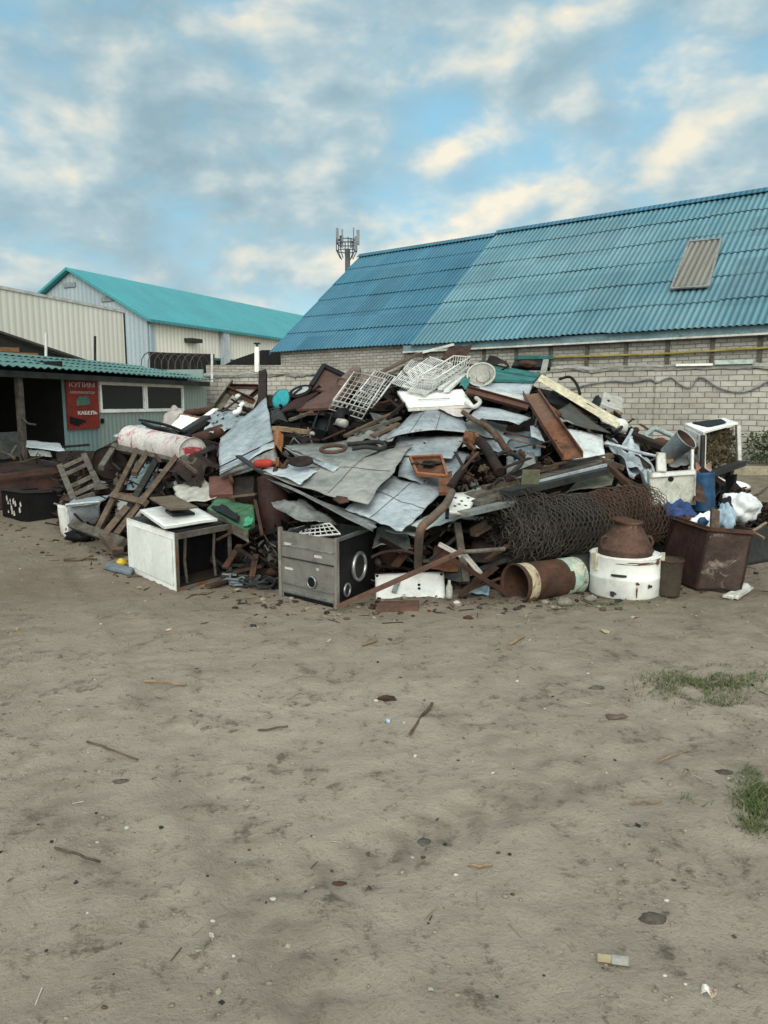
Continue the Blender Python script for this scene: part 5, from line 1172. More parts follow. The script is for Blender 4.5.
# below the sheets, centre front
for k, (a, b_, w_, m_, lab) in enumerate((((457, 523, .75), (466, 582, .35), .06, wood_g, 'upright pale stake in the dark gap under the sheets'), ((439, 544, .8), (462, 556, .75), .035, white2, 'pale bar at the top of the crossed bars'), ((463, 553, .75), (481, 574, .6), .05, white2, 'thick pale bar at the bottom of the crossed bars'))):
    bar('crossed_bar', lab, 'bar', a, b_, w_, .03, m_)
bar('angle_bar', 'long rusty angle bar running from the oven up to the crossed bars', 'bar', GG(338, 609)+V((0, -.10, .03)), S(462, 553, .9), .034, .008, paint('angle_rust', (.13, .075, .058), rust=.3, dirt=.4), 'angle')
bar('angle_bar', 'second angle bar dropping from the crossed bars to the steel pipe', 'bar', S(448, 560, .85), GG(508, 602)+Z*.04, .04, .008, rust, 'angle')
bar('angle_bar', 'third thinner angle bar behind the crossed bars', 'bar', GG(460, 602)+Z*.04, S(497, 567, .5), .04, .008, rust, 'angle')
bent_pipe('wire_stick', 'wavy grey stick pointing right from the crossed bars', 'stick', [(463, 552, .85), (478, 551, .9), (492, 550, .9), (504, 549, .85)], .018, wood_g)
sheet('brown_plate', 'brown square steel plate behind the crossed bars', 'plate', [(431, 569, .35), (458, 572, .4), (454, 548, .3), (434, 545, .25)], rust_o, crump=.01)
c = MB(); c.blob(S(392, 552, .12), .12, .10, .16, .2, 10); one('rusty_pot', 'rusty round pot in the dark hollow behind the white panel', 'pot', c, rust)
bent_pipe('thin_hoop', 'thin rusty hoop arching beside the oven', 'hoop', [(372, 557, .8), (385, 552, .75), (405, 551, .7), (420, 556, .7)], .012, rust)
q = [GG(469, 599), GG(489, 598), P(490, 589, 6.3), P(470, 590, 6.3)]; sheet('blue_rag', 'pale blue rag lying under the crossed bars', 'rag', [p+Z*.03 for p in q], rag, crump=.05)
c = MB(); c.lathe([(0, 0), (.026, 0), (.028, .02), (.028, .09), (.012, .125), (.012, .15), (0, .15)], GG(449, 602)+Z*.02, (0, 0, 1), 14); one('glass_bottle', 'small pale bottle standing right of the white panel', 'bottle', c, foam)
for k, (x_, y_, r_, lab) in enumerate(((564, 605, .06, 'grey stone lying in front of the steel pipe'), (590, 601, .05, 'grey stone between steel pipe and white tub'), (545, 604, .03, 'small pale stone before the middle of the pipe'), (457, 606, .03, 'white pebble at the foot of the bottle'))):
    p = GG(x_, y_); c = MB(); c.blob(p+Z*r_*.4, r_, r_*.8, r_*.6, .35, 8); one('stone', lab, 'stone', c, stone if k < 3 else white2)

# ================= top of the heap
tc_ = thing('brown_cabinet', 'brown cabinet with a black frame tipped over on top of the heap', 'cabinet', S(322, 400, .2))
q = pts((311, 388, .25), (333, 393, .35), (345, 377, .05), (324, 367, -.1)); c = MB(); c.sheet(q, th=.03, crump=.006, edge=.002); part('side_panel', c, brown, tc_)
c = MB(); c.sheet(pts((296, 409, .55), (333, 408, .6), (358, 385, .3), (338, 383, .3)), th=.03, crump=.006, edge=.01); part('door', c, brown, tc_)
for a, b_ in ((q[0], q[3]), (q[3], q[2])): c = MB(); c.beam(a+V((0, -.02, .01)), b_+V((0, -.02, .01)), .06, .07, (0, -1, .3)); part('frame_bar', c, black, tc_)
c = MB(); c.sheet(pts((277, 412, .5), (300, 408, .55), (318, 392, .35), (300, 396, .3)), th=.02, crump=.01); part('shelf', c, rust_r, tc_)
drum('fabric_roll', 'dusty brown rolled tube beside the brown cabinet', 'roll', S(342, 384, .4), S(356, 371, .0), .075, paint('roll_brown', (.20, .14, .115), dirt=.4, rough=.9), rings=())
sheet('brown_board', 'flat pinkish brown board behind the wire baskets', 'board', [(352, 384, .1), (380, 384, .15), (384, 374, -.1), (360, 372, -.15)], paint('dusty_board', (.20, .15, .125), dirt=.4, rough=.9), crump=.01, th=.03)
o_ = S(281, 399, .5); nrm = V((-.35, -.75, .35)).normalized(); bw = thing('enamel_bowl', 'turquoise enamel bowl tipped on its side near the brown cabinet', 'bowl', o_-nrm*.1-Z*.1)
c = MB(); c.lathe([(.0, .035), (.08, .03), (.125, .012), (.13, 0), (.12, .0), (.08, -.03), (0, -.035)], o_, nrm, 26, dent=.12); part('bowl', c, turquoise if 0 else teal_b, bw)
c = MB(); x_ = nrm.cross(Z).normalized(); y_ = nrm.cross(x_); c.tube(circle(o_, x_, y_, .128)+[o_+x_*.128], .011, 6, False); part('rim', c, dark, bw)
hl = thing('car_headlight', 'dark oval car headlight with a chrome reflector by the turquoise bowl', 'headlight', S(300, 393, .3))
o_ = S(300, 391, .45); nrm = V((-.1, -.8, .55)).normalized(); x_ = V((1, 0, .45)).normalized(); x_ = (x_-nrm*x_.dot(nrm)).normalized(); y_ = nrm.cross(x_)
c = MB(); c.poly([o_+x_*math.cos(t)*.16+y_*math.sin(t)*.085 for t in [i*.3 for i in range(21)]], nrm, .05); part('housing', c, black, hl)
c = MB(); c.poly([o_+nrm*.012+V((.01, 0, 0))+x_*math.cos(t)*.11+y_*math.sin(t)*.045 for t in [i*.3 for i in range(21)]], nrm, .01); part('reflector', c, chrome, hl)
c = MB(); c.beam(o_+nrm*.018-x_*.09-y_*.02, o_+nrm*.018+x_*.04+y_*.03, .025, .01, nrm); part('lens_bar', c, black, hl)
def open_crate(name, label, cat, o_, u, v_, h_, mat_, t=.012):
    d = thing(name, label, cat, o_); un, vn, hn = u.normalized(), v_.normalized(), h_.normalized()
    c = MB(); c.para(o_, u, v_, hn*t); part('base', c, mat_, d)
    for s_, e_, n_ in ((o_, u, vn), (o_+v_-vn*t, u, vn), (o_+vn*t, v_-vn*2*t, un), (o_+u-un*t+vn*t, v_-vn*2*t, un)):
        c = MB(); c.para(s_+hn*(t+.001), e_, n_*t, h_); part('side', c, mat_, d)
    return d
o_ = S(309, 434, .75); open_crate('black_crate', 'open black plastic crate tilted towards the yard', 'crate', o_, S(323, 438, .8)-o_, S(315, 417, .5)-o_, V((.05, -.10, .07)), black)
c = MB(); c.blob(S(314, 433, .82), .05, .04, .025, .4, 6); one('grey_scrap', 'grey scrap lump lying inside the black crate', 'scrap', c, foam)
bar('yellow_plank', 'short yellow wooden plank left of the black crate', 'plank', (275, 428, .85), (308, 432, .85), .11, .045, wood_y)
sheet('veneer_strip', 'orange brown curved veneer strip hanging at the edge of the large sheet', 'strip', [(274, 450, .85), (281, 450, .85), (284, 432, .75), (273, 430, .75)], paint('veneer', (.26, .115, .05), dirt=.3), crump=.03, th=.015, sag=-.04)
sheet('curved_cover', 'dark curved lid beside the yellow plank', 'lid', [(271, 424, .85), (288, 422, .8), (282, 412, .65), (271, 411, .6)], dark, crump=.03, sag=-.05)
o_ = S(342, 418, .75); nrm = V((.55, -.8, .15)).normalized(); pl = thing('drum_pulley', 'black round pulley with a pale hub next to the wire baskets', 'pulley', o_-Z*.1)
c = MB(); c.lathe([(.03, .0), (.10, .0), (.115, .02), (.115, .05), (.1, .06), (.1, .1), (.03, .1)], o_, nrm, 22); part('wheel', c, black, pl)
c = MB(); c.lathe([(.0, .0), (.045, .01), (.05, .10), (.042, .13), (0, .13)], S(337, 422, .85), V((.8, -.5, -.15)), 14); part('hub', c, foam, pl)
c = MB(); x_ = V((1, 0, .05)).normalized(); y_ = V((0, .8, .5)).normalized(); o_ = S(333, 449, 1.0); c.tube([o_+x_*math.cos(t)*.125+y_*math.sin(t)*.06 for t in [i*.3 for i in range(22)]], .02, 7, False); one('rusty_ring', 'rusty oval iron ring lying on the folded grey sheet', 'ring', c, can_m)
o_ = S(301, 463, 1.05); c = MB(); c.lathe([(0, .01), (.05, .01), (.06, .04), (.12, .03), (.125, .01), (.11, 0)], o_, (0, -.3, 1), 20); one('wheel_hub', 'small dark round hub lying on the pale sheet tip', 'hub', c, rust_d)
bent_pipe('rusty_clamp', 'rusty clamp between the red cylinder and round hub', 'clamp', [(275, 471, 1.02), (278, 463, 1.0), (283, 467, 1.02), (288, 461, 1.0)], .024, rust)
c = MB(); c.poly([S(333, 499, 1.27), S(340, 503, 1.29), S(349, 501, 1.27), S(347, 497, 1.23), S(337, 495.5, 1.22)], (0, -.5, 1), .012); one('rust_flake', 'brown rusty disc lying on the lower edge of the broad sheet', 'disc', c, can_m)
bent_pipe('shiny_pipe', 'shiny dark bent pipe over the folded grey sheet', 'pipe', [(348, 444, .95), (362, 443, 1.0), (378, 442, .95), (385, 445, .92), (380, 449, .98), (366, 447, 1.02), (352, 449, 1.02)], .022, dark)
sheet('grey_cloth', 'grey crumpled cloth draped below the black pulley', 'cloth', [(344, 443, .85), (378, 443, .85), (378, 428, .65), (356, 430, .65)], paint('grey_cloth', (.17, .17, .165), dirt=.3, rough=.9), crump=.08)
for k, (a, b_, w_, m_, lab) in enumerate((((345, 436, .85), (396, 412, .6), .06, wood, 'long thin brown slat under the wire baskets'), ((362, 432, .85), (400, 418, .65), .05, wood_g, 'grey slat lying along the brown slat'), ((372, 436, .8), (398, 424, .65), .07, wood, 'shorter broken slat above the arched sheet'), ((290, 420, .8), (312, 412, .6), .05, wood_g, 'thin grey slat below the brown cabinet'), ((378, 374, .1), (420, 353, -.1), .10, wood, 'rough brown board rising behind the wire racks'), ((384, 376, .15), (428, 358, .0), .08, wood_g, 'grey board lying along the rough brown board'), ((332, 414, .75), (300, 414, .6), .04, rust, 'rusty rod across the lower cabinet door'))):
    bar('wood_strip', lab, 'slat', a, b_, w_, .03, m_)
# wire baskets
o_ = S(329, 409, .75); wire_basket('wire_basket', 'white wire basket tipped on its side on top of the heap', 'basket', o_, S(362, 419, .85)-o_, S(350, 380, .35)-o_, V((.06, -.12, .10)), wire_m, 7, 7, 2, .0058)
o_ = S(352, 400, .55); wire_basket('wire_basket', 'second wire basket half hidden behind the tipped one', 'basket', o_, S(372, 408, .65)-o_, S(368, 380, .25)-o_, V((.10, -.05, .12)), wire_m, 8, 7, 2, .0055)
for k, (q, lab) in enumerate(((((398, 379, .35), (428, 388, .45), (452, 364, .1), (430, 357, .0)), 'uppermost white wire rack of the stack beside the fridge door'), (((402, 386, .45), (430, 392, .5), (454, 372, .2), (432, 368, .15)), 'second wire rack down, just under the uppermost one'), (((392, 383, .4), (412, 392, .5), (432, 366, .1), (412, 360, .05)), 'left wire rack of the stack, tilted steeply'), (((408, 391, .55), (424, 396, .6), (446, 378, .3), (436, 374, .28)), 'lowest and smallest wire rack above the fridge door'))):
    rack('wire_rack', lab, 'rack', pts(*q), wire_m, 13, .006)
o_ = S(415, 389, .5); wire_basket('wire_basket', 'flat wire basket at the right end of the rack stack', 'basket', o_, S(432, 391, .55)-o_, S(452, 366, .15)-o_, V((.02, -.03, .13)), wire_m, 7, 10, 2, .0055)
for k, (a, b_, lab) in enumerate((((440, 389, .5), (470, 366, .1), 'white slat right of the wire racks'), ((446, 391, .5), (466, 374, .2), 'second white slat beside the round basin'), ((418, 353.5, -.1), (453, 344.5, -.3), 'thin white strip topmost on the heap'))):
    bar('white_batten', lab, 'slat', a, b_, .06, .03, wire_m)
sheet('rusty_sheet', 'brown rusty sheet topmost behind the wire racks', 'sheet', [(438, 362, -.1), (466, 357, -.1), (473, 344.5, -.4), (450, 346, -.35)], rust, crump=.04)
bar('channel_end', 'rusty beam at the top right of the brown sheet', 'beam', (455, 360, .05), (484, 372, .2), .10, .05, rust)
sheet('rusty_sheet', 'dark rusty plate right of the top brown sheet', 'sheet', [(486, 362, .05), (510, 367, .15), (506, 360, -.05), (490, 355, -.1)], rust_d, crump=.03)
bx_ = thing('dark_opening', 'black sheet on the heap crest standing in for a dark opening in the brick wall', 'trough', S(532, 368, .0))  # black sheet added to stand for the dark hole in the wall
q = pts((512, 366, .0), (551, 368, .05), (551, 357.5, -.2), (516, 358, -.2)); c = MB(); c.sheet(q, th=.05, crump=.01, edge=.02); part('back_panel', c, black, bx_); c = MB(); c.beam(q[3]+V((0, -.05, 0)), q[2]+V((0, -.05, 0)), .09, .05); part('top_edge', c, teal, bx_)
c = MB(); c.blob(S(527, 364, .15), .13, .06, .05, .5, 8); one('rust_heap', 'lump of rusty offcuts in front of the dark opening', 'scrap', c, rust)
bar('grey_fin', 'grey post stub right of the dark opening', 'post', (543, 375, .1), (546, 361, -.1), .08, .05, conc)

# ================= right side
bk = [S(601, 404, .55), S(622, 411, .6), S(624, 398, .4), S(604, 391, .35)]; c = MB(); c.sheet(bk, th=.16, crump=.012, edge=.01); gb = one('foam_block', 'pale grey insulation block perched at the right shoulder of the heap', 'block', c, foam)
sheet('black_rag', 'black torn sheet beside the grey insulation block', 'sheet', [(590, 402, .3), (606, 410, .5), (610, 402, .35), (598, 396, .2)], black, crump=.04)
c = MB(); c.blob(S(616, 414, .6), .07, .05, .05, .4, 7); one('brown_scrap', 'brown scrap lump under the grey insulation block', 'scrap', c, wood_y)
bent_pipe('cable_bundle', 'black cable bundle hanging below the insulation block', 'cable', [(614, 412, .65), (620, 418, .7), (622, 426, .7), (616, 432, .75)], .022, black)
# crumpled silver bumper and rods
sheet('crumpled_bumper', 'crumpled silver car body panel sliding down the right slope', 'car panel', [(618, 450, .7), (652, 490, .85), (662, 483, .75), (632, 436, .45)], galv3, crump=.11, n=24, m=12, edge=.05)
sheet('crumpled_tin', 'second crumpled silver strip left of the car body panel', 'sheet', [(604, 446, .6), (634, 478, .75), (644, 470, .7), (616, 440, .5)], galv, crump=.08, n=20)
bar('silver_rod', 'thin silver rod lying across the crumpled panel', 'rod', (605, 443, .8), (659, 457, .75), .018, .01, galv3, 'tube')
bar('silver_tube', 'short silver tube pointing up above the crumpled panel', 'tube', (624, 444, .75), (632, 430, .5), .02, .01, galv3, 'tube')
c = MB(); c.lathe([(0, 0), (.09, .01), (.10, .06), (.09, .12), (.05, .16), (0, .17)], S(619, 428, .55)-Z*.05, (0.1, -.2, 1), 20, dent=.05); one('white_canister', 'small white canister at the lower end of the cream beam', 'canister', c, white2)
bar('dark_girder', 'dark rusty girder pointing down at the round doorframe', 'beam', (630, 434, .4), (668, 449, .75), .13, .06, rust_d)
c = MB(); c.blob(S(633, 431, .3), .08, .06, .05, .4, 7); one('rusty_lump', 'reddish lump at the upper end of the dark girder', 'scrap', c, rust)
# rounded frame with porthole
fm = thing('porthole_surround', 'pale grey rounded washing machine frame tilted against the metal bucket', 'frame', S(660, 447, .5))
q = pts((644, 437, .4), (667, 450, .65), (675, 437, .5), (654, 428, .3)); cx_ = (q[0]+q[1]+q[2]+q[3])/4; pp = []
for i in range(40):
    t = 2*math.pi*i/40; u = .5+.5*max(-1, min(1, 1.25*math.cos(t))); v_ = .5+.5*max(-1, min(1, 1.25*math.sin(t))); pp.append((q[0]*(1-u)+q[1]*u)*(1-v_)+(q[3]*(1-u)+q[2]*u)*v_)
c = MB(); c.tube(pp+[pp[0]], .034, 7, False); part('surround', c, paint('frame_grey', (.38, .44, .43), rust=.15, dirt=.4), fm)
c = MB(); c.blob(S(661, 445, .6), .12, .08, .09, .3, 10); part('motor', c, rust, fm)
# bucket
y0_ = S(672, 458, .95).y; a, b_ = P(687, 438, y0_-.16), P(668, 455, y0_); bu = thing('metal_bucket', 'dented galvanised bucket with a rusty inside lying open on the right', 'bucket', b_-Z*.12)
c = MB(); L_ = (b_-a).length; c.lathe([(.125, .012), (.133, 0), (.133, .012), (.124, .016), (.10, L_), (0, L_)], a, b_-a, 28, dent=.04); part('body', c, galv, bu)
c = MB(); c.lathe([(.121, .008), (.098, L_*.9), (0, L_*.9)], a, b_-a, 26, dent=.04); part('inside', c, can_m, bu)
bar('wood_strip', 'pale wooden slat leaning out of the white washing machine tub', 'slat', (666, 462, .95), (691, 446, 1.0), .09, .03, paint('pale_wood', (.30, .22, .14), dirt=.4, rough=.85))
# white washing machine body
q0, q1 = S(651, 507, .75), S(694, 505, .75); wm = thing('washing_machine', 'white washing machine casing without a lid standing behind the wire mesh', 'washing machine', (q0+q1)/2)
tp0, tp1 = P(651, 473, q0.y), P(694.5, 470, q1.y); dv = V((.12, .45, 0))
c = MB(); c.sheet([q0, q1, tp1, tp0], th=.015, crump=.004, edge=.001); part('front_panel', c, cream if 0 else paint('ivory', (.60, .60, .53), rust=.06, dirt=.3), wm)
c = MB(); c.sheet([q1+V((.004, .01, 0)), q1+dv, tp1+dv, tp1+V((.004, .01, 0))], th=.015, crump=.004, edge=.001); c.sheet([q0+V((0, .01, 0)), q0+dv, tp0+dv, tp0+V((0, .01, 0))], th=.015, crump=.004, edge=.001); part('side_panel', c, white2, wm)
c = MB(); c.beam(tp0+V((0, -.012, -.02)), tp1+V((0, -.012, -.02)), .02, .05); part('top_rim', c, white, wm)
c = MB(); o_ = P(670.6, 479, q0.y-.01); c.poly(circle(o_+V((0, -.008, 0)), V((1, 0, 0)), Z, .028, 16), (0, -1, 0), .006); part('hole', c, black, wm)
c = MB(); a_ = P(657, 472, q0.y+.02); c.sheet([a_, P(667, 472, q0.y+.02), P(666, 453, q0.y+.05), P(657, 452, q0.y+.05)], th=.03, crump=.004, edge=.001); part('upright', c, white2, wm)
c = MB(); a_ = P(692, 471, q1.y+.02); c.beam(a_, P(692.5, 449, q1.y+.05), .028, .02, (0, 1, 0)); part('upright', c, white, wm)
c = MB()
for i in range(12): c.blob(S(rr.uniform(662, 690), rr.uniform(466, 470), .62), .06, .05, .04, .5, 5)
one('rust_filling', 'rusty scrap filling the open top of the white washing machine', 'scrap', c, rust_d)
sheet('grey_tin', 'bluish tin piece between bucket and washing machine top', 'tin', [(668, 466, .8), (690, 465, .85), (688, 453, .7), (672, 456, .65)], galv2, crump=.05)
# open fridge full of straw on the far right
f0, f1 = S(702, 474, .7), S(739, 462, .6); t0, t1 = P(703, 435, f0.y), P(738, 425, f1.y); dv = P(684, 425.5, f0.y+.55)-t0; dv2 = P(724, 420, f1.y+.62)-t1
fg = thing('old_fridge', 'white old fridge cabinet lying open and stuffed with straw coloured insulation by the wall', 'fridge', (f0+f1)/2)
c = MB(); c.sheet([t0+Z*.03, t1+Z*.03, t1+dv2+Z*.03, t0+dv+Z*.03], th=.022, crump=.004, edge=.001); part('top_panel', c, white, fg)
c = MB(); ins = [t0*.78+(t1+dv2)*.22, t1*.78+(t0+dv)*.22, (t1+dv2)*.85+t0*.15, (t0+dv)*.85+t1*.15]; c.sheet([p+Z*.04 for p in ins], th=.01, crump=.004); part('opening', c, black, fg)
c = MB(); c.sheet([f0, t0, t0+dv, f0+dv], th=.04, crump=.006, edge=.002); part('side_panel', c, white2, fg)
c = MB(); c.beam(f1, t1, .05, .05, (0, 1, 0)); part('post', c, white2, fg)
c = MB(); c.beam(f0, t0, .04, .04, (0, 1, 0)); part('post', c, dark, fg)
c = MB(); c.sheet([f0+V((.05, .45, 0)), f1+V((.02, .45, 0)), t1+V((0, .4, 0)), t0+V((.05, .4, 0))], th=.03, crump=.01); part('back_panel', c, rust_d, fg)
c = MB()
for i in range(120):
    u, v_ = rr.random(), rr.random()**1.3; p = (f0*(1-u)+f1*u)*(1-v_)+(t0*(1-u)+t1*u)*v_+V((0, rr.uniform(.12, .35), 0)); p = p*.97+((f0+f1)/2+V((0, .2, .2)))*.03; c.blob(p, rr.uniform(.02, .06), .04, rr.uniform(.02, .045), .8, 6, 3.5)
for i in range(420):
    u, v_ = rr.random(), rr.random()**1.2*.9; p = (f0*(1-u)+f1*u)*(1-v_)+(t0*(1-u)+t1*u)*v_+V((0, rr.uniform(.07, .16), 0)); pp = [p]
    for j in range(4): p = p+rv(.035); pp.append(p)
    c.tube(pp, .0035, 4, False)
one('insulation_stuffing', 'tufts of straw coloured insulation inside the open fridge', 'insulation', c, straw)
bar('dark_plank', 'dark plank lying under the open fridge', 'plank', S(705, 476, .8), S(742, 463, .7), .1, .06, dark)
sheet('red_white_box', 'faded red and grey carton beside the washing machine', 'carton', [(696, 471, .9), (712, 472, .92), (711, 457, .85), (695, 456, .85)], paint('faded_carton', (.34, .30, .27), (.28, .09, .06), dirt=.3, scale=7), th=.1, crump=.012)
drum('blue_barrel', 'blue plastic barrel standing right of the white washing machine', 'barrel', P(703, 473, S(704, 505, .4).y+.06), P(704, 512, S(704, 505, .4).y), .115, blue, rings=(.3, .6), inner=black)
sheet('brown_shard', 'brown shard leaning on the blue barrel', 'shard', [(694, 500, 1.0), (707, 502, 1.0), (701, 483, .9), (695, 480, .9)], can_m, crump=.02)
c = MB(); c.sheet(pts((660, 503, .85), (674, 522, .85), (698, 517, .9), (670, 494, .8)), th=.01, crump=.09, n=24, m=16, edge=.06); one('blue_tarp', 'crumpled blue plastic tarp below the washing machine', 'tarp', c, bag_b)
c = MB(); c.sheet(pts((714, 497, .7), (733, 490, .7), (734, 472, .5), (716, 472, .5)), th=.02, crump=.12, n=18); one('black_tarp', 'black crumpled plastic right of the blue barrel', 'plastic sheet', c, black)
bar('white_chip', 'white strip lying on the black plastic', 'strip', (718, 477, .95), (725, 481, .95), .04, .02, white)
c = MB(); p = P(739, 508, 7.9); c.blob(p, .22, .17, .17, .25, 24, 1.9, .16); c.blob(p+V((-.12, -.05, -.05)), .12, .1, .10, .25, 14, 2., .16); one('white_bag', 'bulging white plastic bag on the far right behind the bin', 'bag', c, bag_w)
c = MB(); c.sheet(pts((722, 506, .85), (731, 512, .9), (729, 497, .8), (720, 498, .8)), th=.02, crump=.05); one('black_flap', 'black flap between the bulging bag and the bin', 'flap', c, black)
p = G(739, 489); c = MB(); c.lathe([(0, .0), (.10, .0), (.15, .04), (.16, .06), (.14, .055), (.09, .02), (0, .02)], p+Z*.02, (.1, -.3, 1), 20); one('white_dish', 'shallow white dish on the ground near the wall', 'dish', c, white)
a, b_ = G(729, 474), G(790, 474); c = MB(); c.beam(a+Z*.06, b_+Z*.06, .3, .14); one('timber_beam', 'pale timber beam lying on the ground along the wall', 'beam', c, paint('pale_timber', (.33, .29, .21), dirt=.4, rough=.9))
for k, (x0_, y0_, x1_, y1_, lab) in enumerate(((744, 505, 768, 490, 'thin grey branch on the ground right of the bulging bag'), (748, 520, 772, 508, 'second branch on the ground at the right edge'))):
    bar('branch', lab, 'branch', G(x0_, y0_)+Z*.03, G(x1_, y1_)+Z*.05, .015, .04, wood_g, 'tube')
# shrub at the wall
p = G(774, 464); sb = thing('shrub', 'small green shrub growing at the foot of the wall on the right edge', 'shrub', p); c = MB(); rs = random.Random(5)
for i in range(16):
    q = rs.uniform(0, 6.28); e = rs.uniform(.15, .55); h_ = rs.uniform(.3, .68); c.tube([p, p+V((math.cos(q)*e*.4, math.sin(q)*e*.4, h_*.6)), p+V((math.cos(q)*e, math.sin(q)*e, h_))], .006, 4)
part('stem', c, wood, sb); c = MB()
for i in range(900):
    q = rs.uniform(0, 6.28); e = rs.random()**.6*.6; z_ = rs.uniform(.05, .72)*(1-.35*e); o_ = p+V((math.cos(q)*e, math.sin(q)*e, z_)); d = V((rs.uniform(-1, 1), rs.uniform(-1, 1), rs.uniform(-.6, 1))).normalized()*.045; s_ = d.cross(V((rs.uniform(-1, 1), .3, rs.uniform(-1, 1)))).normalized()*.02
    c.add([o_-d, o_+s_, o_+d, o_-s_], [(0, 1, 2, 3)])
part('leaves', c, leaf_m, sb)

# filler: individual bars and bits that stick out of the heap here and there
FILL = [(300,402,.3,325,412,'short rusty bar under the brown cabinet door'),(386,420,.6,404,405,'rusty bar left of the fridge door'),(512,440,.9,545,447,'rusty bar crossing behind the orange channel'),(498,470,1.05,530,458,'dark bar leading to the square green can'),(560,466,.9,598,457,'rusty bar below the two white panels'),(585,408,.5,600,418,'rusty bar tip near the cream beam end'),(636,455,.7,655,470,'dark bar beside the crumpled panel'),(180,460,.9,196,472,'rusty flat bar on the large barrel'),(150,470,.4,170,487,'dark bar behind the table frame'),(200,455,.4,216,448,'brown strip right of the large barrel'),(225,462,.6,232,482,'black rod beside the large leaning sheet'),(186,497,.4,206,506,'dark bar behind the pale crumpled tin'),(20,462,.3,44,456,'rusty bar on top of the long tank'),(64,448,.3,90,446,'dark bar left of the stool frame top'),(40,460,.3,58,464,'brown bar end near the stool frame'),(640,424,.2,652,432,'thin rusty bar above the rounded frame'),(678,470,.6,700,478,'rusty bar below the metal bucket'),(470,536,.5,486,527,'dark bar in the hollow under the planks'),(425,545,.5,440,532,'rusty bar deep behind the bent pipe'),(478,570,.5,505,560,'dark bar behind the steel pipe mouth'),(395,566,.4,412,545,'rusty bar behind the white leaning panel')]
for k, (x0_, y0_, of, x1_, y1_, lab) in enumerate(FILL):
    bar('scrap_bar', lab, 'bar', (x0_, y0_, of), (x1_, y1_, of), [.05, .035, .07][k % 3], [.012, .03, .02][k % 3], [rust, rust_d, wood, rust_d, dark][k % 5], 'angle' if k % 4 == 1 else 'beam')

FILL2 = [(462,470,1.1,478,452,'rusty strip standing left of the exhaust pipe'),(488,488,1.1,512,472,'thin rusty rod over the left plank end'),(505,480,1.05,540,466,'dark flat bar behind the green can'),(515,448,.95,556,440,'thin dark rod crossing the orange channel foot'),(500,430,.8,530,438,'rusty strip below the curved strip'),(536,470,1.0,566,462,'short brown bar at the channel foot'),(455,452,1.0,466,472,'short rusty bar below the orange casting'),(285,436,.9,320,441,'dark rod lying by the rusty ring'),(290,428,.85,306,441,'short rusty bar under the yellow plank'),(322,440,.85,345,430,'dark bar between crate and grey cloth'),(355,408,.6,392,400,'brown rod behind the lower edge of the baskets'),(384,396,.5,400,408,'rusty stub left of the fridge door corner'),(566,398,.5,590,416,'dark rod on the blotched sheet'),(606,436,.7,628,452,'dark strip right of the two white panels'),(610,470,.8,640,486,'rusty rod over the mesh roll end'),(642,462,.7,660,480,'dark strip between silver panel and washing machine'),(665,448,.7,684,470,'rusty strip leaning on the washing machine top'),(700,470,.9,724,486,'dark bar beside the blue barrel'),(100,452,.6,120,470,'dark stick behind the slatted stool'),(60,500,.4,80,486,'brown stick under the slatted stool'),(150,440,.7,160,462,'thin rusty rod hanging below the boiler'),(205,440,.5,226,446,'rusty rod beside the thick brown pipe'),(232,400,.3,252,412,'dark rod inside the angle iron rack'),(222,412,.3,240,398,'brown rod leaning in the angle iron rack'),(255,500,.5,262,535,'dark rod between green tray and iron drum'),(216,540,.6,240,528,'rusty strip in the dark below the green tray'),(236,548,.5,256,560,'dark bar deep behind the cable tangles'),(380,540,.6,410,556,'dark strip deep behind the rusty pot'),(430,560,.7,455,538,'thin rod in the hollow beside the stake'),(486,560,.6,508,545,'rusty strip left of the mesh roll'),(470,590,.5,500,578,'dark bar over the pale blue rag'),(520,505,1.1,560,492,'dark lath on the wire mesh near the planks')]
for k, (x0_, y0_, of, x1_, y1_, lab) in enumerate(FILL2):
    bar('scrap_bar', lab, 'bar', (x0_, y0_, of), (x1_, y1_, of), [.03, .02, .045][k % 3], [.010, .02, .014][k % 3], [rust, rust_d, rust_d, dark, rust][k % 5], 'angle' if k % 5 == 2 else 'beam')

# ================= ground litter, stones, grass
grs = MB(); rg = random.Random(11)
for (cx_, cy_, rx_, ry_, n_) in ((690, 682, 42, 10, 1500), (735, 680, 26, 8, 700), (700, 692, 50, 12, 500), (764, 795, 24, 18, 1900), (772, 812, 18, 12, 900), (725, 705, 20, 8, 300), (615, 603, 45, 5, 700), (690, 800, 20, 10, 60), (540, 608, 40, 4, 250), (755, 830, 16, 8, 300)):
    for i in range(n_):
        x_ = cx_+rg.gauss(0, rx_*.62); y_ = cy_+rg.gauss(0, ry_*.7); p = P(x_, y_, 3); d = ray(x_, y_); t = -CAMZ/d.z; p = V((d.x*t, d.y*t, 0)); p.z = gz(p.x, p.y)-.004
        if noise.noise(V((p.x*5, p.y*5, 2))) < -.12: continue
        grs.m = 1 if rg.random() < .2 else 0
        h_ = rg.uniform(.006, .03)*(1.8 if rg.random() < .08 else 1); q = rg.uniform(0, 6.28); l_ = V((math.cos(q), math.sin(q), 0)); s_ = V((-l_.y, l_.x, 0))*.0022; e = h_*rg.uniform(.5, 2.2)
        grs.add([p-s_, p+s_, p+s_*.7+l_*e*.5+Z*h_*.7, p-s_*.7+l_*e*.5+Z*h_*.7, p+l_*e+Z*h_], [(0, 1, 2, 3), (3, 2, 4)])
o = grs.build('grass', [grass_m, paint('dry_stalk', (.23, .19, .11), (.16, .13, .08), dirt=.2, rough=.9)]); tag(o, 'thin green grass patches growing on the sandy yard', 'grass', None, 'stuff')
pb = MB()
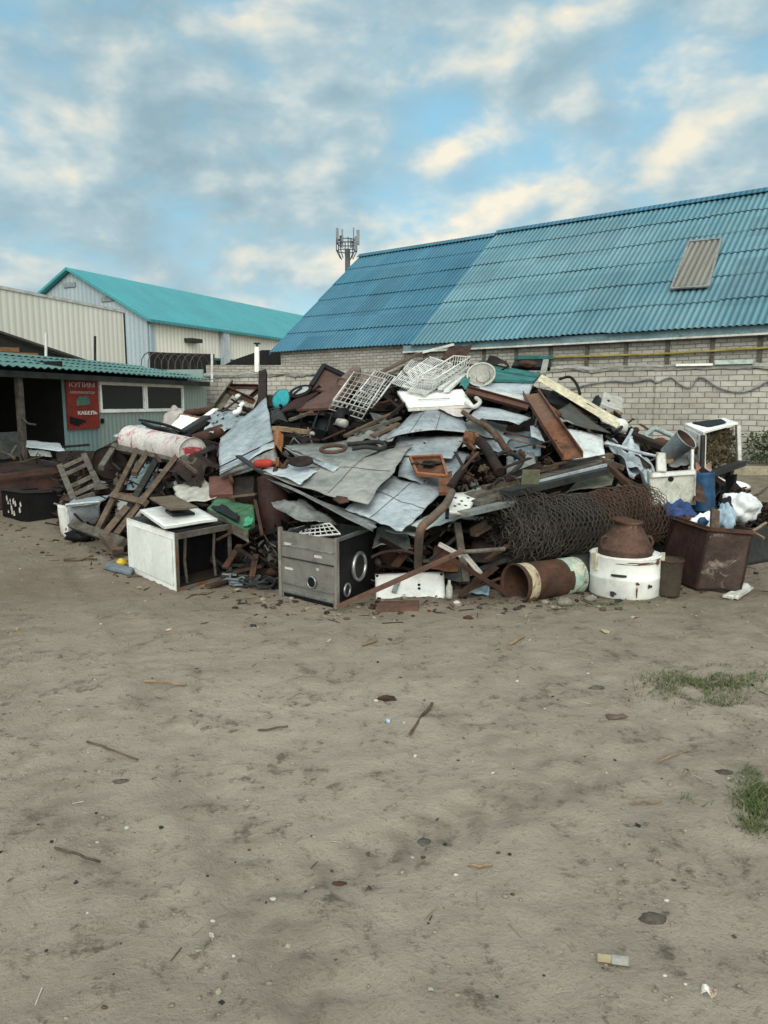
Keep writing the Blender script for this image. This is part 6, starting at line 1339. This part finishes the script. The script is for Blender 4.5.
for i in range(2600):
    y_ = rg.uniform(1.2, 8.6); x_ = rg.uniform(-.56, .56)*y_*1.05; z_ = gz(x_, y_); r_ = rg.uniform(.002, .008)*(1.5 if rg.random() < .08 else 1); pb.m = rg.choice([0]*14+[1, 2, 3])
    k = rg.random()
    if k < .8: pb.blob((x_, y_, z_+r_*.2), r_*rg.uniform(.8, 1.5), r_, r_*.6, .35, 3)
    elif k < .88:
        q = rg.uniform(0, 6.28); d = V((math.cos(q), math.sin(q), rg.uniform(-.05, .1)))*rg.uniform(.008, .04); p = V((x_, y_, z_+.003)); pb.beam(p-d, p+d, .003, .002)
    else:
        p = V((x_, y_, z_+.005)); q = rg.uniform(0, 6.28); d = V((math.cos(q), math.sin(q), .15))*r_*1.6; s_ = V((-d.y, d.x, rg.uniform(-.005, .01))); pb.poly([p-d, p+s_*.8, p+d, p-s_], (0, 0, 1), .002)
for i in range(420):     # crumbs of rust, rubble and earth gathered along the foot of the heap
    px_ = rg.uniform(0, 768); py_ = max(lerp_tab(YB, px_)+8+abs(rg.gauss(0, 13)), 0); p = GG(px_, py_); r_ = rg.uniform(.006, .028); pb.m = rg.choice([0, 1, 2, 2, 4, 4])
    if rg.random() < .6: pb.blob(p+V((0, 0, r_*.2)), r_*rg.uniform(.8, 1.6), r_, r_*.6, .5, 3)
    else:
        q = rg.uniform(0, 6.28); d = V((math.cos(q), math.sin(q), rg.uniform(-.05, .15)))*rg.uniform(.015, .08); pb.beam(p+Z*.004-d, p+Z*.004+d, rg.uniform(.004, .014), .004)
o = pb.build('gravel', [paint('sand_pebble', (.30, .255, .20), (.2, .17, .135), dirt=.2, rough=.95, scale=8), wood, dark, paint('pale_bits', (.5, .48, .44), dirt=.3), rust]); tag(o, 'scattered pebbles, twigs and crumbs on the sand', 'gravel', None, 'stuff')
LIT = [('stick',688,752,657,766,wood_y,.0042,'straight pale stick lying on the sand right of centre'),('stick',630,807,661,808,wood_y,.0042,'short pale stick lying level on the right of the yard'),('stick',55,852,100,866,wood,.0045,'dark curved twig on the sand at lower left'),('stick',87,746,138,765,wood,.0045,'long dark twig on the left of the yard'),('stick',145,684,186,690,wood_y,.007,'pale twig on the ground left of centre'),('stick',410,738,432,705,wood,.008,'dark stick standing in for a groove near the middle'),('stick',258,733,288,729,wood,.005,'thin twig on the sand below the oven'),('stick',468,866,492,871,wood_y,.005,'tiny twig on the sand right of the middle'),('stick',509,646,523,640,wood_y,.01,'pale splinter on the ground in front of the steel pipe'),('stick',362,646,377,642,wood_y,.008,'small tan splinter in front of the oven')]  # stick near the middle is added to stand for a dark groove
for n_, x0_, y0_, x1_, y1_, m_, r_, lab in LIT: bar(n_, lab, 'stick', GG(x0_, y0_)+Z*.008, GG(x1_, y1_)+Z*.012, r_, .012, m_, 'tube')
stone_d = paint('dark_stone', (.115, .10, .085), (.07, .062, .054), dirt=.3, rough=.95, scale=8, bump=.4)
CH = [(169,631,.035,white,'flat white paper scrap on the ground in front of the stove'),(329,644,.03,white,'white paper scrap on the ground in front of the oven'),(658,872,.016,white,'white chip on the sand at lower right'),(604,632,.05,paint('tan_paper', (.42, .36, .22), dirt=.3),'yellowish paper scrap in front of the white tub'),(634,619,.03,white,'white scrap below the white tub'),(387,700,.05,rust,'dark clod of dirt near the middle of the yard'),(653,921,.04,stone_d,'dark flat stone at the lower right'),(425,836,.035,stone_d,'dark lump of dirt right of the centre'),(616,722,.05,paint('brown_flake', (.14, .10, .08), dirt=.3),'flat brown flake on the right of the yard'),(388,722,.03,rag,'blue grey plastic bit beside the dark groove stick'),(597,691,.04,stone_d,'small dark clod in front of the grass patch'),(724,773,.035,stone_d,'dark stone by the lower grass patch'),(212,945,.012,white,'tiny white chip at the bottom left of centre'),(708,1002,.02,white,'white chip at the bottom right corner'),(121,782,.03,stone_d,'dark clod on the left of the yard'),(340,886,.03,rust,'dark crumb of dirt in the lower middle'),(16,632,.04,paint('ochre_leaf', (.35, .27, .10), dirt=.3),'ochre dry leaf at the left edge of the yard')]
for x_, y_, r_, m_, lab in CH:
    p = GG(x_, y_); c = MB(); q = rg.uniform(0, 3)
    if m_ in (stone_d, rust): c.blob(p+Z*r_*.05, r_, r_*.6, r_*.25, .45, 9, 2.2); n_, ct_ = 'dirt_clod', 'clod'
    else:
        d = V((math.cos(q), math.sin(q)*.6, .0))*r_; s_ = V((-d.y*.6, d.x*.5, .0)); c.sheet([p-d+s_+Z*.012, p-d-s_+Z*.008, p+d-s_+Z*.015, p+d+s_*.7+Z*.012], th=.003, crump=.012, n=6, m=5, edge=.08); n_, ct_ = 'litter_scrap', 'litter'
    one(n_, lab, ct_, c, m_)
a, b_ = GG(597, 968)+Z*.014, GG(628, 973)+Z*.014; cg = thing('cigarette_lighter', 'small pale cigarette lighter with a yellow end on the sand at the bottom right', 'lighter', (a+b_)/2-Z*.012)
c = MB(); c.beam(a+(b_-a)*.0, a+(b_-a)*.45, .018, .012); part('label_band', c, paint('tan_band', (.42, .34, .22), dirt=.3), cg); c = MB(); c.beam(a+(b_-a)*.46, b_, .02, .014); part('body', c, foam, cg)

# groups: repeats of one kind share a phrase
GN = {}
for o in col.objects:
    if o.parent is None and 'category' in o.keys(): GN.setdefault(o.name.split('.')[0], []).append(o)
PH = {'plank': 'planks lying on the wire mesh', 'wire_rack': 'white wire racks stacked on the heap', 'wire_basket': 'white wire baskets on the heap', 'wood_strip': 'wood slats strewn over the heap', 'metal_sheet': 'flattened metal sheets stacked in the heap', 'stick': 'sticks and twigs on the ground', 'litter_scrap': 'litter scraps on the sand', 'dirt_clod': 'dark clods on the sand', 'stone': 'stones in front of the heap', 'rusty_lump': 'rusty lumps among the scrap', 'scrap_bar': 'bars sticking out of the scrap', 'rusty_bar': 'rusty bars between stove and oven', 'crossed_bar': 'crossed bars under the sheets', 'angle_bar': 'angle bars in front of the heap', 'cable_coil': 'cable tangles between stove and oven', 'white_batten': 'white battens by the wire racks', 'metal_rod': 'rods standing by the shop', 'enamel_sheet': 'white enamel sheets in the heap', 'oven_rack': 'wire racks in the oven', 'ledge_board': 'boards on the brick ledge', 'branch': 'branches on the ground by the wall'}
for n_, os_ in GN.items():
    if len(os_) > 1:
        for o in os_: o['group'] = PH.get(n_, n_.replace('_', ' ')+' pieces in the scrap heap')
